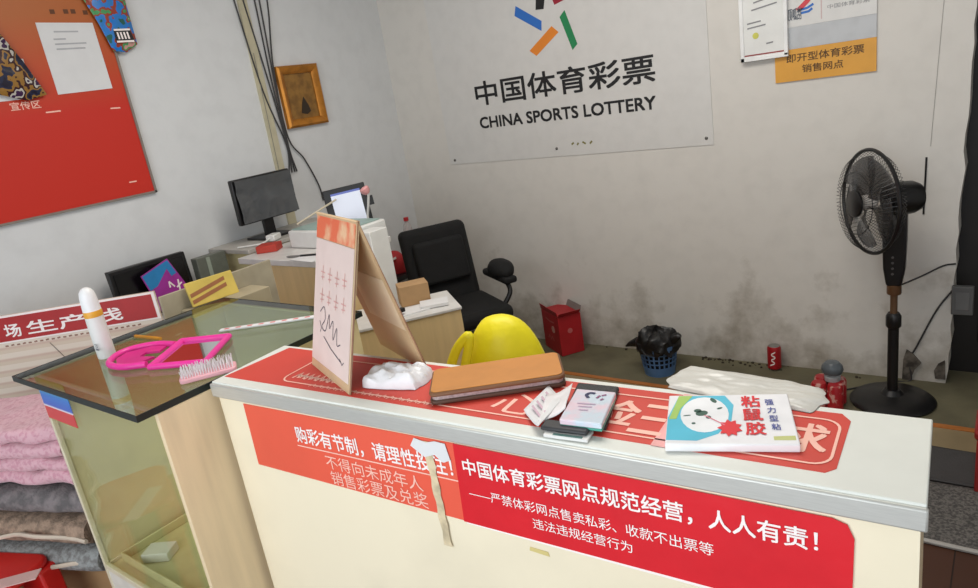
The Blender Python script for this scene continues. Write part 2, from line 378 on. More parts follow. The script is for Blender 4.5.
strokes('print', [[(1.47, 2.17), (1.49, 2.17)], [(1.525, 2.17), (1.545, 2.17)], [(1.555, 2.17), (1.575, 2.17)], [(1.605, 2.165), (1.625, 2.165)]], (PX, 0, 0), YM, ZA, .009, mat('faded_brown_ink', (104, 62, 36), .7), po)
strokes('print', [[(1.33, 1.772), (1.39, 1.772)], [(1.60, 1.758), (1.645, 1.756)], [(1.585, 1.425), (1.62, 1.424)]], (PX, 0, 0), YM, ZA, .003, INKP, po)
b = MB(); b.prism([(1.40, 2.128), (1.632, 2.122), (1.635, 1.843), (1.40, 1.838)], (PX+.0006, 0, 0), YM, ZA, .002)
t = b.build('pinned_notice', PAPER); tag(t, 'white printed sheet pinned on the upper right of the red poster', 'paper', 'sheets pinned on the poster')
strokes('print', [[(1.46, 2.09), (1.56, 2.088)], [(1.45, 2.06), (1.50, 2.06)], [(1.45, 2.04), (1.58, 2.04)], [(1.45, 2.02), (1.57, 2.02)]], (PX+.0028, 0, 0), YM, ZA, .003, mat('pale_grey_ink', (180, 180, 184), .7), t)
b = MB(); b.prism([(1.05, 2.0), (1.31, 1.99), (1.312, 1.835), (1.05, 1.83)], (PX+.0006, 0, 0), YM, ZA, .002)
tag(b.build('pinned_notice', PAPER), 'white sheet pinned below the dark snack bag at the poster left edge', 'paper', 'sheets pinned on the poster')
def blotch_mat(name, cols, scale):
    m, N, L, B = new_mat(name); B.inputs['Roughness'].default_value = .3
    tc = N.new('ShaderNodeTexCoord'); vo = N.new('ShaderNodeTexNoise'); vo.inputs['Scale'].default_value = scale; vo.inputs['Detail'].default_value = 1.5
    L.new(tc.outputs['Object'], vo.inputs['Vector'])
    rp = N.new('ShaderNodeValToRGB'); rp.color_ramp.interpolation = 'CONSTANT'; e = rp.color_ramp.elements
    while len(e) < len(cols): e.new(.5)
    for i, c in enumerate(cols): e[i].position = 0 if i == 0 else .30+.42*i/len(cols); e[i].color = lin(c)
    L.new(vo.outputs[0], rp.inputs[0]); L.new(rp.outputs[0], B.inputs['Base Color']); return m
def pouch(name, poly, x, m, seed, puff=.012):
    """pillow bag hung on the left wall: a puffed outline in y, z"""
    n_ = len(poly); cy = sum(p[0] for p in poly)/n_; cz = sum(p[1] for p in poly)/n_; b = MB()
    dense = []
    for i in range(n_):
        a, c = poly[i], poly[(i+1) % n_]
        for k in range(5): dense.append((a[0]+(c[0]-a[0])*k/5, a[1]+(c[1]-a[1])*k/5))
    nd = len(dense); rings = [(1, 0), (.93, .25), (.75, .7), (.45, 1), (.15, 1.05)]
    for side in (1, -1):
        vs = []; fs = []
        for s_, h in rings:
            for y, z_ in dense:
                q = (cy+(y-cy)*s_, cz+(z_-cz)*s_)
                vs.append((x+puff*1.3+side*puff*(h+noise.noise(V((q[0]*25, q[1]*25, seed)))*.35*h), q[0], q[1]))
        for r in range(len(rings)-1):
            for i in range(nd): fs.append((r*nd+i, r*nd+(i+1) % nd, (r+1)*nd+(i+1) % nd, (r+1)*nd+i))
        fs.append(tuple((len(rings)-1)*nd+i for i in range(nd)))
        b.add(vs, fs)
    return b.build(name, m, smooth=True, angle=60)
o = pouch('snack_bag', [(1.02, 2.16), (1.23, 2.13), (1.30, 1.98), (1.35, 1.842), (1.27, 1.825), (1.17, 1.86), (1.02, 1.90)], PX+.003, blotch_mat('dark_snack_print', [(30, 26, 44), (34, 40, 66), (150, 110, 50), (54, 22, 30), (190, 186, 176), (60, 30, 70)], 22), 1)
tag(o, 'dark patterned snack bag hanging on the poster at the far left', 'bag', 'snack bags hung on the left wall')
o = pouch('snack_bag', [(1.60, 2.26), (1.80, 2.24), (1.80, 2.12), (1.80, 2.022), (1.74, 1.99), (1.68, 2.0), (1.65, 2.12)], PX, blotch_mat('blue_snack_print', [(30, 90, 80), (40, 120, 190), (36, 120, 200), (150, 60, 40), (70, 150, 90), (200, 150, 140)], 20), 2)
tag(o, 'blue and green snack bag hanging over the top right of the red poster', 'bag', 'snack bags hung on the left wall')
XP = PX+.0305
q = MB().prism([(1.70, 2.085), (1.775, 2.085), (1.783, 2.035), (1.70, 2.035)], (XP, 0, 0), YM, ZA, .002).build('label_plate', INKK, o)
strokes('white_bars', [[(1.715, 2.045), (1.713, 2.075)], [(1.73, 2.045), (1.728, 2.075)], [(1.745, 2.045), (1.743, 2.075)], [(1.76, 2.045), (1.758, 2.075)], [(1.70, 2.085), (1.775, 2.085)], [(1.70, 2.035), (1.78, 2.035)]], (XP+.002, 0, 0), YM, ZA, .004, INKW, q)
gf = thing('picture_frame', (LX, 2.68, 1.535), 'small gilt framed picture hanging beside the cables on the left wall', 'picture')
GOLD = mat('gilt_wood', (196, 128, 46), .3, metal=.55, var=.2, scale=20)
y0, y1, z0, z1 = 2.54, 2.83, 1.536, 1.872
b = MB(); prof = [(0, .0), (.0, .022), (.012, .032), (.03, .026), (.045, .012), (.045, 0)]
for (ya, za, yb, zb) in ((y0, z0, y1, z0), (y1, z0, y1, z1), (y1, z1, y0, z1), (y0, z1, y0, z0)):
    a = V((LX+.002, ya, za)); c = V((LX+.002, yb, zb)); t_ = (c-a).normalized(); inn = V((1, 0, 0)).cross(t_)
    vs = []
    for d_, h in prof: vs += [a+(t_+inn)*d_+V((h, 0, 0)), c+(inn-t_)*d_+V((h, 0, 0))]
    k = len(prof); b.add(vs, [(2*i, 2*i+1, 2*((i+1) % k)+1, 2*((i+1) % k)) for i in range(k)])
b.build('frame', GOLD, gf, smooth=True, angle=25)
MB().box(LX+.002, y0+.04, z0+.04, LX+.008, y1-.04, z1-.04).build('picture', mat('ochre_picture', (150, 108, 46), .5, rgb2=(120, 84, 34), scale=18), gf)
b = MB(); b.prism([(2.66, 1.61), (2.70, 1.60), (2.73, 1.615), (2.72, 1.65), (2.695, 1.70), (2.675, 1.66)], (LX+.008, 0, 0), YM, ZA, .001)
b.build('figure_mark', mat('dark_brown_mark', (50, 36, 20), .6), gf)

# ------------------------------------------------------------------ service counter
CA = math.radians(3.45); E1 = V((math.cos(CA), math.sin(CA), 0)); N1 = V((-math.sin(CA), math.cos(CA), 0)); A0 = V((-1.475, .749, 0))
def cp(u, v, z_): return A0+E1*u+N1*v+ZA*z_
CT, CL, CD = 1.05, 1.415, .223
sc_ = thing('service_counter', cp(CL/2, CD/2, 0), 'cream laminate service counter with red lottery banners across its front', 'counter')
def cbox(b, u0, v0, z0, u1, v1, z1, mi=0): return b.ob(cp(u0, v0, z0), E1*(u1-u0), N1*(v1-v0), (0, 0, z1-z0), mi)
cbox(MB(), .024, .008, 0, CL-.006, .03, 1.016).build('front_panel', WOODF, sc_)
for u in (.028, CL-.026): cbox(MB(), u, .03, 0, u+.02, CD-.02, 1.03).build('end_panel', WOOD, sc_)
cbox(MB(), .056, CD-.03, 0, CL-.026, CD-.012, 1.03).build('back_panel', WOOD, sc_)
b = MB(); cbox(b, .020, .003, 1.026, CL, CD, CT); b.build('counter_top', TOPW, sc_, bevel=.002)
b = MB(); cbox(b, .018, -.004, 1.014, CL+.002, .006, 1.046); b.build('edge_trim', ALU, sc_, bevel=.003)['label'] = 'aluminium edge strip'
# inner worktop on the staff side
cbox(MB(), .08, CD, .70, CL-.06, CD+.36, .725).build('inner_worktop', WOOD, sc_)
for u in (.09, CL-.1): cbox(MB(), u, CD+.02, 0, u+.02, CD+.34, .70).build('support_panel', WOOD, sc_)
FO = .0075
def cf(u, z_, off=0): return cp(u, FO-off, z_)
# front banners
bn = MB().prism([(.107, .847), (.112, 1.004), (.703, 1.006), (.697, .843)], cp(0, FO, 0), E1, ZA, .0012).build('front_banner', ORED, sc_)
bn['label'] = 'orange red responsible play banner, left half of counter front'
text('lettering', '购彩有节制，请理性投注！', cf(.272, .934, .0012), E1, ZA, .418, .040, INKW, bn, bold=.01)
text('lettering', '不得向未成年人', cf(.347, .885, .0012), E1, ZA, .262, .033, INKP, bn, bold=.0)
text('lettering', '销售彩票及兑奖', cf(.352, .848, .0012), E1, ZA, .262, .033, INKP, bn, bold=.0)
strokes('rule_line', [[(.268, .926), (.70, .928)]], cf(0, 0, .0012), E1, ZA, .0014, INKP, bn)
poly = [(.695, .842), (.702, 1.006), (1.312, 1.004), (1.330, .998), (1.338, .978), (1.334, .842)]
bn2 = MB().prism(poly, cp(0, FO-.0014, 0), E1, ZA, .0012).build('front_banner', RED2, sc_)
bn2['label'] = 'glossy red conduct banner, right half of counter front'
text('lettering', '中国体育彩票网点规范经营，人人有责！', cf(.717, .947, .0028), E1, ZA, .578, .034, INKW, bn2, bold=.012)
text('lettering', '——严禁体彩网点售卖私彩、收款不出票等', cf(.720, .900, .0028), E1, ZA, .436, .022, INKW, bn2, bold=.0)
text('lettering', '违法违规经营行为', cf(.848, .868, .0028), E1, ZA, .18, .021, INKW, bn2, bold=.0)
b = MB().prism([(.700, .838), (.699, .846), (1.334, .844), (1.334, .835)], cp(0, FO-.0002, 0), E1, ZA, .001); b.build('banner_hem', INKW, sc_)
# torn tape over the seam and tape strip running down
TAPE = mat('yellowed_tape', (226, 208, 172), .35, var=.22, scale=40)
b = MB(); n_ = 14
b.add([cf(.632+.002*math.sin(i*1.7)+(.004*i/n_), 1.0-.226*i/n_, .0032) for i in range(n_+1)]+[cf(.650+.0015*math.sin(i*2.3+1)+(.004*i/n_), 1.0-.226*i/n_, .0032) for i in range(n_+1)], [(i, i+1, n_+2+i, n_+1+i) for i in range(n_)])
b.build('old_tape', TAPE, sc_)
b = MB().prism([(.600, .985), (.612, 1.003), (.64, .998), (.66, 1.004), (.684, 1.003), (.69, .97), (.672, .962), (.655, .975), (.63, .966), (.615, .975)], cp(0, FO-.0030, 0), E1, ZA, .0006)
b.build('torn_paper', PAPER, sc_)
b = MB(); b.prism([(.83, .815), (.87, .813), (.868, .822), (.832, .823)], cp(0, FO, 0), E1, ZA, .0006); b.build('glue_stain', mat('glue_stain', (214, 196, 128), .6), sc_)
# counter top sticker
ts = MB().prism([(.03, .032), (.052, .211), (1.30, .205), (1.314, .185), (1.312, .05), (1.30, .036)], cp(0, 0, CT), E1, N1, .0008).build('top_sticker', RED, sc_)
ts['label'] = 'long red lottery sticker on the counter top'
ST = cp(0, 0, CT+.0008)
ring = [(p[0]+.20, p[1]+.052) for p in rrect(1.103, .128, .025)]; 
strokes('outline', [ring+ring[:1]], ST, E1, N1, .002, INKP, ts)
for s_, u, v, ww, hh, mm, bd in (('心', .745, .062, .105, .072, INKP, .0), ('检', .925, .075, .085, .085, INKP, .02), ('求', 1.238, .078, .054, .082, INKP, .02), ('三', 1.012, .062, .055, .095, INKP, .01)):
    text('lettering', s_, cp(u, v, CT+.0008), E1, N1, ww, hh, mm, ts, bold=bd, off=.0004)
strokes('small_print', [[(.222+.018*i, .070+.004*(i % 2)), (.228+.018*i, .098), (.236+.018*i, .072)] for i in range(8)]+[[(.222, .085), (.36, .080)]], ST, E1, N1, .0028, INKP, ts)
strokes('small_print', [[(.30+.02*i, .045), (.31+.02*i, .058), (.315+.02*i, .046)] for i in range(17)], ST, E1, N1, .0012, INKP, ts)
b = MB().prism([(1.062, .033), (1.058, .208), (1.083, .208), (1.088, .033)], cp(0, 0, CT+.001), E1, N1, .0006); b.build('pale_tape', mat('pink_tape', (240, 176, 172), .4, var=.1), sc_)

# ------------------------------------------------------------------ display case with glass top
dc = thing('display_case', (-1.8, .93, 0), 'cream display case with thick glass top at the left of counter', 'display case')
X0, X1, Y0, Y1 = -2.15, -1.486, .625, 1.235
GL = glass_mat('clear_glass', (252, 253, 247), 1.45, .7)
GT = glass_mat('green_tinted_glass', (228, 236, 226), 1.5, 1.15)
GE = mat('dark_glass_edge', (20, 32, 30), .5, var=.1)
CREAM = mat('cream_metal', (222, 212, 184), .4)
CASEW = mat('case_cream_board', (222, 212, 172), .6, var=.05)
gt = MB().box(-2.160, .582, 1.033, -1.476, 1.246, 1.043).build('glass_top', GT, dc)
b = MB()
for (xa, ya, xb, yb) in ((-2.163, .579, -1.473, .582), (-2.163, 1.246, -1.473, 1.249), (-2.163, .582, -2.160, 1.246), (-1.476, .582, -1.473, 1.246)): b.box(xa, ya, 1.028, xb, yb, 1.0435)
b.build('glass_edge', GE, gt)['label'] = 'dark green polished glass edge'
MB().box(X0+.012, Y0, .40, X1-.012, Y0+.005, 1.03).build('front_glass', GL, dc)
MB().box(X0, Y0+.014, 0, X0+.008, Y1-.014, 1.027).build('side_board', CASEW, dc)
for x, y in ((X0, Y0), (X0, Y1-.014)): MB().box(x-.001, y-.001, .0, x+.013, y+.013, 1.031).build('corner_post', CREAM, dc, bevel=.002)
for q in ((X0+.013, Y0-.002, .385, X1-.001, Y0+.012, .402), (X0+.013, Y0-.001, 1.022, X1-.001, Y0+.008, 1.032), (X0-.001, Y0+.013, .385, X0+.012, Y1-.014, .402)):
    MB().box(*q).build('rail', CREAM, dc, bevel=.002)
MB().box(X0+.013, Y0+.002, .0, X1-.001, Y0+.012, .385).build('base_panel', mat('base_white_board', (226, 222, 210), .5), dc)
MB().box(X1, Y0-.003, 0, X1+.016, .775, 1.027).build('side_panel', WOOD, dc)
MB().box(X1-.014, .775, 0, X1, Y1, 1.03).build('side_panel', CASEW, dc)
MB().box(X0+.012, Y1-.014, 0, X1-.014, Y1, 1.03).build('back_panel', CASEW, dc)
MB().box(X0+.013, Y0+.012, .375, X1-.014, Y1-.014, .39).build('case_floor', CASEW, dc)
b = MB().box(X0+.006, Y0-.002, .898, X0+.19, Y0-.0004, 1.026)
stk = stripes_mat('case_sticker_print', [(0, (206, 60, 60)), (.30, (206, 60, 60)), (.31, (240, 236, 236)), (.36, (60, 96, 190)), (.60, (46, 120, 200)), (.78, (70, 160, 160)), (.92, (120, 180, 70))], 1/.128, 'Z', .4)
stk.node_tree.nodes['Math'].inputs[1].default_value = 1/.128
mp = stk.node_tree.nodes.new('ShaderNodeMath'); mp.operation = 'SUBTRACT'; mp.inputs[1].default_value = .899
sepn = [n for n in stk.node_tree.nodes if n.type == 'SEPXYZ'][0]; mun = stk.node_tree.nodes['Math']
stk.node_tree.links.new(sepn.outputs['Z'], mp.inputs[0]); stk.node_tree.links.new(mp.outputs[0], mun.inputs[0])
b.build('sticker', stk, dc)['label'] = 'blue green and red sticker on the glass corner'
# boxes inside the case
TRM = mat('olive_cream_plastic', (206, 200, 156), .5)
ty = thing('tray', (-1.83, .84, .391), 'wide shallow cream tray on the floor of the display case', 'tray')
b = MB().box(-2.11, .665, .391, -1.54, 1.03, .396)
for q in ((-2.11, .665, -1.54, .671), (-2.11, 1.024, -1.54, 1.03), (-2.11, .671, -2.104, 1.024), (-1.546, .671, -1.54, 1.024)): b.box(q[0], q[1], .396, q[2], q[3], .425)
b.build('tray_body', TRM, ty, bevel=.002)
MB().box(-2.0, .87, .3965, -1.547, .90, .425).build('divider', mat('olive_divider', (168, 158, 112), .5), ty)
tag(MB().rbox((-2.01, .735), .085, .06, .3965, .425, .55).build('card_box', WHITE, bevel=.002), 'small white card box lying in the display case', 'box')
tag(MB().rbox((-1.72, 1.12), .2, .12, .392, .50, .05).build('carton', mat('cream_carton', (226, 218, 186), .7), bevel=.002), 'cream carton at the back of the display case', 'box')

# things on the glass top
GZ = 1.0437
sb = thing('spray_bottle', (-1.998, .765, GZ), 'white tapered spray bottle with an orange band standing on the glass', 'bottle')
MB().lathe([(.0, 0), (.0225, .0), (.0235, .004), (.0235, .10), (.0232, .128)], sb.location, n=28).build('body', WHITE, sb, smooth=True)
MB().lathe([(.0236, .120), (.0240, .122), (.0240, .135), (.0236, .137)], sb.location, n=28).build('band', mat('orange_band', (232, 168, 52), .4), sb, smooth=True)
MB().lathe([(.0232, .137), (.0225, .150), (.0215, .172), (.019, .188), (.013, .198), (.006, .202), (0, .203)], sb.location, n=28).build('cap', mat('cap_white', (238, 238, 238), .35), sb, smooth=True)
b = MB()
for i in range(3): b.box(-1.994+.007*i, .7408, 1.072, -1.990+.007*i, .7413, 1.078)
for i in range(2): b.box(-1.994, .7408, 1.082+.006*i, -1.978, .7413, 1.084+.006*i)
b.build('print', mat('grey_print', (120, 124, 134), .6), sb)
PINK = mat('hot_pink_plastic', (240, 58, 160), .35, var=.05)
hm = thing('hand_mirror', (-1.76, .82, GZ), 'hot pink folding hand mirror lying face up on the glass', 'mirror')
quad = [(-1.855, .788), (-1.655, .805), (-1.715, .968), (-1.83, .925)]
quad = [(-1.73, .751), (-1.593, .823), (-1.713, .971), (-1.838, .902)]
b = MB()
for i in range(4):
    a = V((*quad[i], GZ+.008)); c = V((*quad[(i+1) % 4], GZ+.008)); b.tube([a, a.lerp(c, .5), c], .0085, 10)
for q in quad: b.lathe([(0, -.0085), (.006, -.006), (.0088, 0), (.006, .006), (0, .0085)], (*q, GZ+.008), n=12)
b.build('mirror_frame', PINK, hm, smooth=True, angle=60)
m, N, L, B = new_mat('mirror_silver'); B.inputs['Metallic'].default_value = 1; B.inputs['Roughness'].default_value = .04; B.inputs['Base Color'].default_value = (.75, .78, .8, 1)
b = MB().prism([(x, y) for x, y in quad], (0, 0, GZ+.004), XA, YA, .003); b.build('mirror_glass', m, hm)
hp = spline([(-1.76, .757, 0), (-1.82, .722, 0), (-1.89, .722, 0), (-1.94, .765, 0), (-1.945, .815, 0), (-1.90, .86, 0), (-1.83, .878, 0)], 5)
b = MB(); b.tube([V((p.x, p.y, GZ+.009)) for p in hp], .009, 10); b.build('handle', PINK, hm, smooth=True, angle=60)
b = MB(); b.prism([(-1.80, .80), (-1.80, .74), (-1.86, .728), (-1.91, .75), (-1.932, .79), (-1.90, .845), (-1.85, .862), (-1.83, .83), (-1.865, .81), (-1.85, .785)], (0, 0, GZ+.003), XA, YA, .006); b.build('handle_web', mat('deep_pink_plastic', (222, 44, 140), .4), hm)
br = thing('hair_brush', (-1.556, .80, GZ), 'pale pink hair brush lying with white bristles upward at the counter corner', 'brush')
ba = math.atan2(.101, .067); be = V((math.cos(ba), math.sin(ba), 0)); bn_ = V((-be.y, be.x, 0)); bo = V((-1.518, .785, GZ))
MB().prism([(x-.065, y-.026) for x, y in rrect(.13, .052, .012)], bo, be, bn_, .012).build('brush_base', mat('pale_pink_plastic', (236, 176, 184), .4), br, bevel=.003)
b = MB()
for i in range(20):
    for j in range(8):
        p = bo+be*(-.057+.006*i)+bn_*(-.020+.0057*j)+ZA*.012
        b.tube([p, p+V((random.uniform(-.003, .003), random.uniform(-.003, .003), .022+random.uniform(-.002, .003)))], .0009, 4)
q = b.build('bristles', mat('white_bristle', (236, 232, 234), .5), br); q['kind'] = 'stuff'
pk = thing('wrapped_chopsticks', (-1.74, 1.11, GZ), 'long white paper wrapped sticks lying across the back of the glass', 'sticks')
a = V((-1.81, 1.003, GZ)); c = V((-1.56, 1.185, GZ)); t_ = (c-a).normalized(); q_ = V((-t_.y, t_.x, 0))
b = MB().ob(a-q_*.009, t_*.34, q_*.020, (0, 0, .006)); b.build('wrapper', PAPER, pk, bevel=.002)
b = MB()
for i in range(9): b.ob(a+t_*(.015+.034*i)-q_*.006, t_*.014, q_*.010, (0, 0, .0066))
b.build('red_print', mat('faded_red_print', (214, 120, 116), .6), pk)
pe = thing('orange_pen', (-2.02, .89, GZ), 'short orange pen lying on the glass behind the pink mirror', 'pen')
a = V((-2.095, .885, GZ+.0055)); c = V((-1.94, .90, GZ+.0055)); t_ = (c-a).normalized()
MB().tube([a+t_*.02, a+t_*.145], .005, 10).build('barrel', mat('orange_plastic', (214, 146, 40), .4), pe, smooth=True)
MB().tube([a, a+t_*.006, a+t_*.02], [.001, .002, .005], 10).build('tip', BLACK, pe, smooth=True)

# ------------------------------------------------------------------ tent sign on the counter
tn = thing('tent_sign', (-1.13, .94, CT), 'tall tent shaped price card standing open on the counter', 'sign')
rd = V((-.927, .375, 0)); F0 = V((-1.049, .812, CT+.001)); R0 = V((-1.006, .891, 1.391)); K0 = V((-.969, .964, CT+.001)); TL = .245
up = (R0-F0); H_ = up.length; un = up.normalized(); nl = un.cross(rd).normalized()
if nl.dot(V((-.45, -.89, 0))) < 0: nl = -nl
ACR = mat('yellowed_acrylic', (214, 190, 150), .2, var=.08)
pl = MB().ob(F0, rd*TL, un*H_, -nl*.004).build('front_leaf', ACR, tn)
pk_ = mat('pinkish_paper', (226, 206, 198), .6, var=.04)
sh = MB().ob(F0+un*.02+rd*.008+nl*.0004, rd*(TL-.012), un*(H_*.84-.02), nl*.0012).build('price_sheet', pk_, pl)
hd = MB().ob(F0+un*H_*.845+rd*.008+nl*.0004, rd*(TL-.012), un*(H_*.15), nl*.0016).build('header_strip', mat('worn_orange_print', (226, 110, 74), .5, rgb2=(232, 190, 150), scale=14, lo=.35, hi=.5), pl)
ud = -rd                           # left to right as the customer reads it
O_ = F0+rd*TL+nl*.0016
ln = []
for r_ in range(2):
    for k in range(4):
        x = .045+.045*k; yy = .225-.05*r_ + .004*math.sin(k*3)
        ln += [[(x, yy), (x+.028, yy)], [(x+.014, yy+.015), (x+.012, yy-.018)], [(x+.003, yy-.012), (x+.024, yy-.010)]]
strokes('faded_characters', ln, O_, ud, un, .0013, mat('faded_red_ink', (220, 166, 158), .7), sh)
hs = spline([(.05, .135, 0), (.075, .15, 0), (.085, .125, 0), (.065, .105, 0), (.09, .10, 0), (.11, .14, 0), (.115, .11, 0), (.135, .13, 0), (.14, .09, 0), (.16, .12, 0), (.165, .085, 0), (.185, .09, 0)], 5)
strokes('handwriting', [[(p.x, p.y) for p in hs], [(.05, .115), (.062, .10), (.055, .09)], [(.08, .085), (.13, .068), (.19, .055)], [(.185, .06), (.20, .05), (.21, .058)]], O_, ud, un, .0011, mat('blue_black_ink', (52, 52, 74), .6), sh)
upk = (R0-K0); uk = upk.normalized(); nk = rd.cross(uk).normalized()
if nk.dot(V((.45, .89, 0))) < 0: nk = -nk
MB().ob(K0-uk*0, rd*TL, uk*upk.length, -nk*.005).build('rear_leaf', mat('tan_card', (208, 178, 138), .6, var=.1, scale=8), tn)
b = MB().ob(K0+uk*.10+rd*.004-nk*.0055, rd*(TL-.05), uk*.12, -nk*.0006); b.build('inner_tape', mat('pale_tan_tape', (226, 204, 172), .4), tn)
b = MB(); b.tube([F0-nl*.002, R0, K0+nk*.0], .0022, 6); b.build('front_edge', mat('dull_brown_edge', (150, 112, 84), .4), tn)
b = MB().ob(F0+un*.0-nl*.002+rd*.0, rd*.06, un*.0+nl*.012, (0, 0, .002)); 

# ------------------------------------------------------------------ things on the counter
def crumple(name, c, sx, sy, h, m, seed, ang=0, n=26, amp=.5, edge=.25):
    """crumpled sheet or bag: a hummocky closed shell resting on z = c.z"""
    c = V(c); e = V((math.cos(ang), math.sin(ang), 0)); q = V((-e.y, e.x, 0)); b = MB()
    def top(u, v):
        x, y = (u-.5)*2, (v-.5)*2
        r = max(abs(x), abs(y)); sq = 1-.13*(abs(x*y))
        k = max(0, 1-r**3.0)
        nz = noise.noise(V((x*2.2+seed, y*2.2, seed*1.3)))*.6+noise.noise(V((x*5+seed, y*5, 1)))*.35+.12*abs(noise.noise(V((x*11, y*11+seed, 2))))
        ed = 1+edge*.5*noise.noise(V((x*1.7+seed*2, y*1.7, 5)))
        return c+e*(x*sx/2*sq*ed)+q*(y*sy/2*sq*ed)+ZA*max(.0012, h*k**.5*(.55+amp*nz)+.0012)
    b.grid(top, n, n)
    b.grid(lambda u, v: (lambda p: V((p.x, p.y, c.z+.0004)))(top(u, v)), n, n)
    return b.build(name, m, smooth=True, angle=35)
BAGW = mat('white_plastic_film', (236, 236, 238), .3, var=.04, bump=.3, bscale=40)
o = crumple('crumpled_bag', cp(.488, .122, CT+.001), .145, .09, .05, BAGW, 3, CA+.15, 30, .4)
tag(o, 'crumpled white plastic bag lying at the foot of the tent card', 'bag')
# clutch
kl = thing('clutch_bag', (-.78, .95, CT+.001), 'tan leather zip clutch lying askew on the counter in front of yellow bag', 'clutch')
TAN = mat('tan_leather', (198, 132, 62), .5, var=.06, scale=20)
ka = V((-.845, .829, CT+.0015)); kb = V((-.640, .982, CT+.0015)); ku = (kb-ka).normalized(); kv = V((-ku.y, ku.x, 0)); KW = (kb-ka).length
KD = .118
def kpoly(w_, d_, in_, r): return [(x+in_, y+in_) for x, y in rrect(w_-2*in_, d_-2*in_, r)]
MB().prism(kpoly(KW, KD, 0, .014), ka, ku, kv, .009).build('lower_shell', mat('dark_brown_leather', (86, 58, 44), .5), kl, bevel=.003)
MB().prism(kpoly(KW, KD, .004, .012), ka+ZA*.009, ku, kv, .007).build('zip', mat('zip_grey', (176, 160, 160), .4, metal=.3, var=.2, scale=200), kl)
MB().prism(kpoly(KW, KD, .0, .014), ka+ZA*.016, ku, kv, .008).build('upper_shell', mat('brown_leather_rim', (120, 80, 50), .5), kl, bevel=.003)
MB().prism(kpoly(KW, KD, .004, .012), ka+ZA*.0242, ku, kv, .0018).build('leather_face', TAN, kl, bevel=.001)
# wallet / phone with clear card box
wl = MB().ob((-.577, .852, CT+.001), V((.080, .008, 0)), V((-.044, .138, 0)), (0, 0, .010))
tag(wl.build('black_wallet', mat('black_leather', (38, 38, 40), .45, bump=.2, bscale=150), bevel=.004), 'black flat wallet lying under the white and teal card box', 'wallet')
cb = thing('card_box', (-.54, .88, CT+.012), 'flat white and teal card case with a small portrait lying on the wallet', 'card case')
co = V((-.564, .830, CT+.0120)); cu_ = V((.071, .009, 0)); cv_ = V((-.028, .108, 0))
MB().ob(co, cu_, cv_, (0, 0, .004)).build('case_base', mat('teal_plastic', (70, 160, 140), .3), cb, bevel=.001)
MB().ob(co+ZA*.004, cu_, cv_, (0, 0, .010)).build('case_lid', mat('pale_blue_plastic', (206, 218, 228), .15, var=.05, scale=30, rgb2=(228, 206, 216)), cb, bevel=.002)
cuN, cvN = cu_.normalized(), cv_.normalized(); CO = co+ZA*.0141
strokes('portrait_mark', [[(p.x, p.y) for p in spline([(.030, .080, 0), (.024, .090, 0), (.029, .098, 0), (.038, .098, 0)], 4)]], CO, cuN, cvN, .003, mat('navy_ink', (40, 44, 84), .6), cb)
strokes('portrait_mark', [[(.044, .082), (.048, .092)], [(.052, .076), (.056, .082)], [(.051, .092), (.058, .097)]], CO, cuN, cvN, .002, mat('mauve_ink', (140, 84, 120), .6), cb)
strokes('small_print', [[(.016, .058), (.048, .06)], [(.02, .048), (.044, .05)], [(.024, .037), (.04, .038)]], CO, cuN, cvN, .0014, mat('pale_mauve_ink', (196, 170, 196), .6), cb)
bk = thing('receipt_booklet', (-.63, .90, CT+.001), 'white open booklet of slips lying between the clutch and the wallet', 'booklet')
b = MB()
def page(x0, y0, z0, ex, ey, curl, seed):
    def fn(u, v):
        p = V((x0, y0, CT+z0))+V(ex)*u+V(ey)*v; p.z += curl*(u-.2)**2+.004*noise.noise(V((u*2, v*2, seed))) + .004; return p
    return fn
b.grid(page(-.659, .866, .004, (.066, -.056, 0), (-.010, .10, 0), .016, 1), 8, 8); b.build('slip', PAPER, bk, smooth=True, solid=.001)
b = MB(); b.grid(page(-.607, .832, .010, (.036, .030, 0), (-.036, .088, 0), .022, 2), 8, 8); b.build('slip', mat('pale_slip', (230, 226, 226), .6), bk, smooth=True, solid=.001)
b = MB()
for i in range(4): b.ob((-.648-.0018*i, .875+.018*i, CT+.0125), (.036, -.0305, .0005), (-.0006, .006, 0), (0, 0, .0004))
b.build('print', mat('pink_grey_print', (206, 176, 190), .6), bk)
dv = thing('card_wallet', (-.555, .82, CT), 'dark card wallet with white cards at the front edge of the counter', 'wallet')
o0 = V((-.592, .806, CT+.001)); u0 = V((.083, .010, 0)); v0 = V((-.006, .034, 0))
MB().ob(o0+v0*.25+ZA*.0062, u0*.98, v0*.8, (0, 0, .0085)).build('cover', mat('charcoal_vinyl', (52, 52, 54), .5), dv, bevel=.004)
MB().ob(o0+u0*.10, u0*.92, v0*.9, (0, 0, .006)).build('cards', WHITE, dv, bevel=.002)
MB().ob(o0+u0*.3+v0*.05+ZA*.0061, u0*.6, v0*.15, (0, 0, .0006)).build('teal_label', mat('dark_teal_ink', (60, 104, 100), .5), dv)
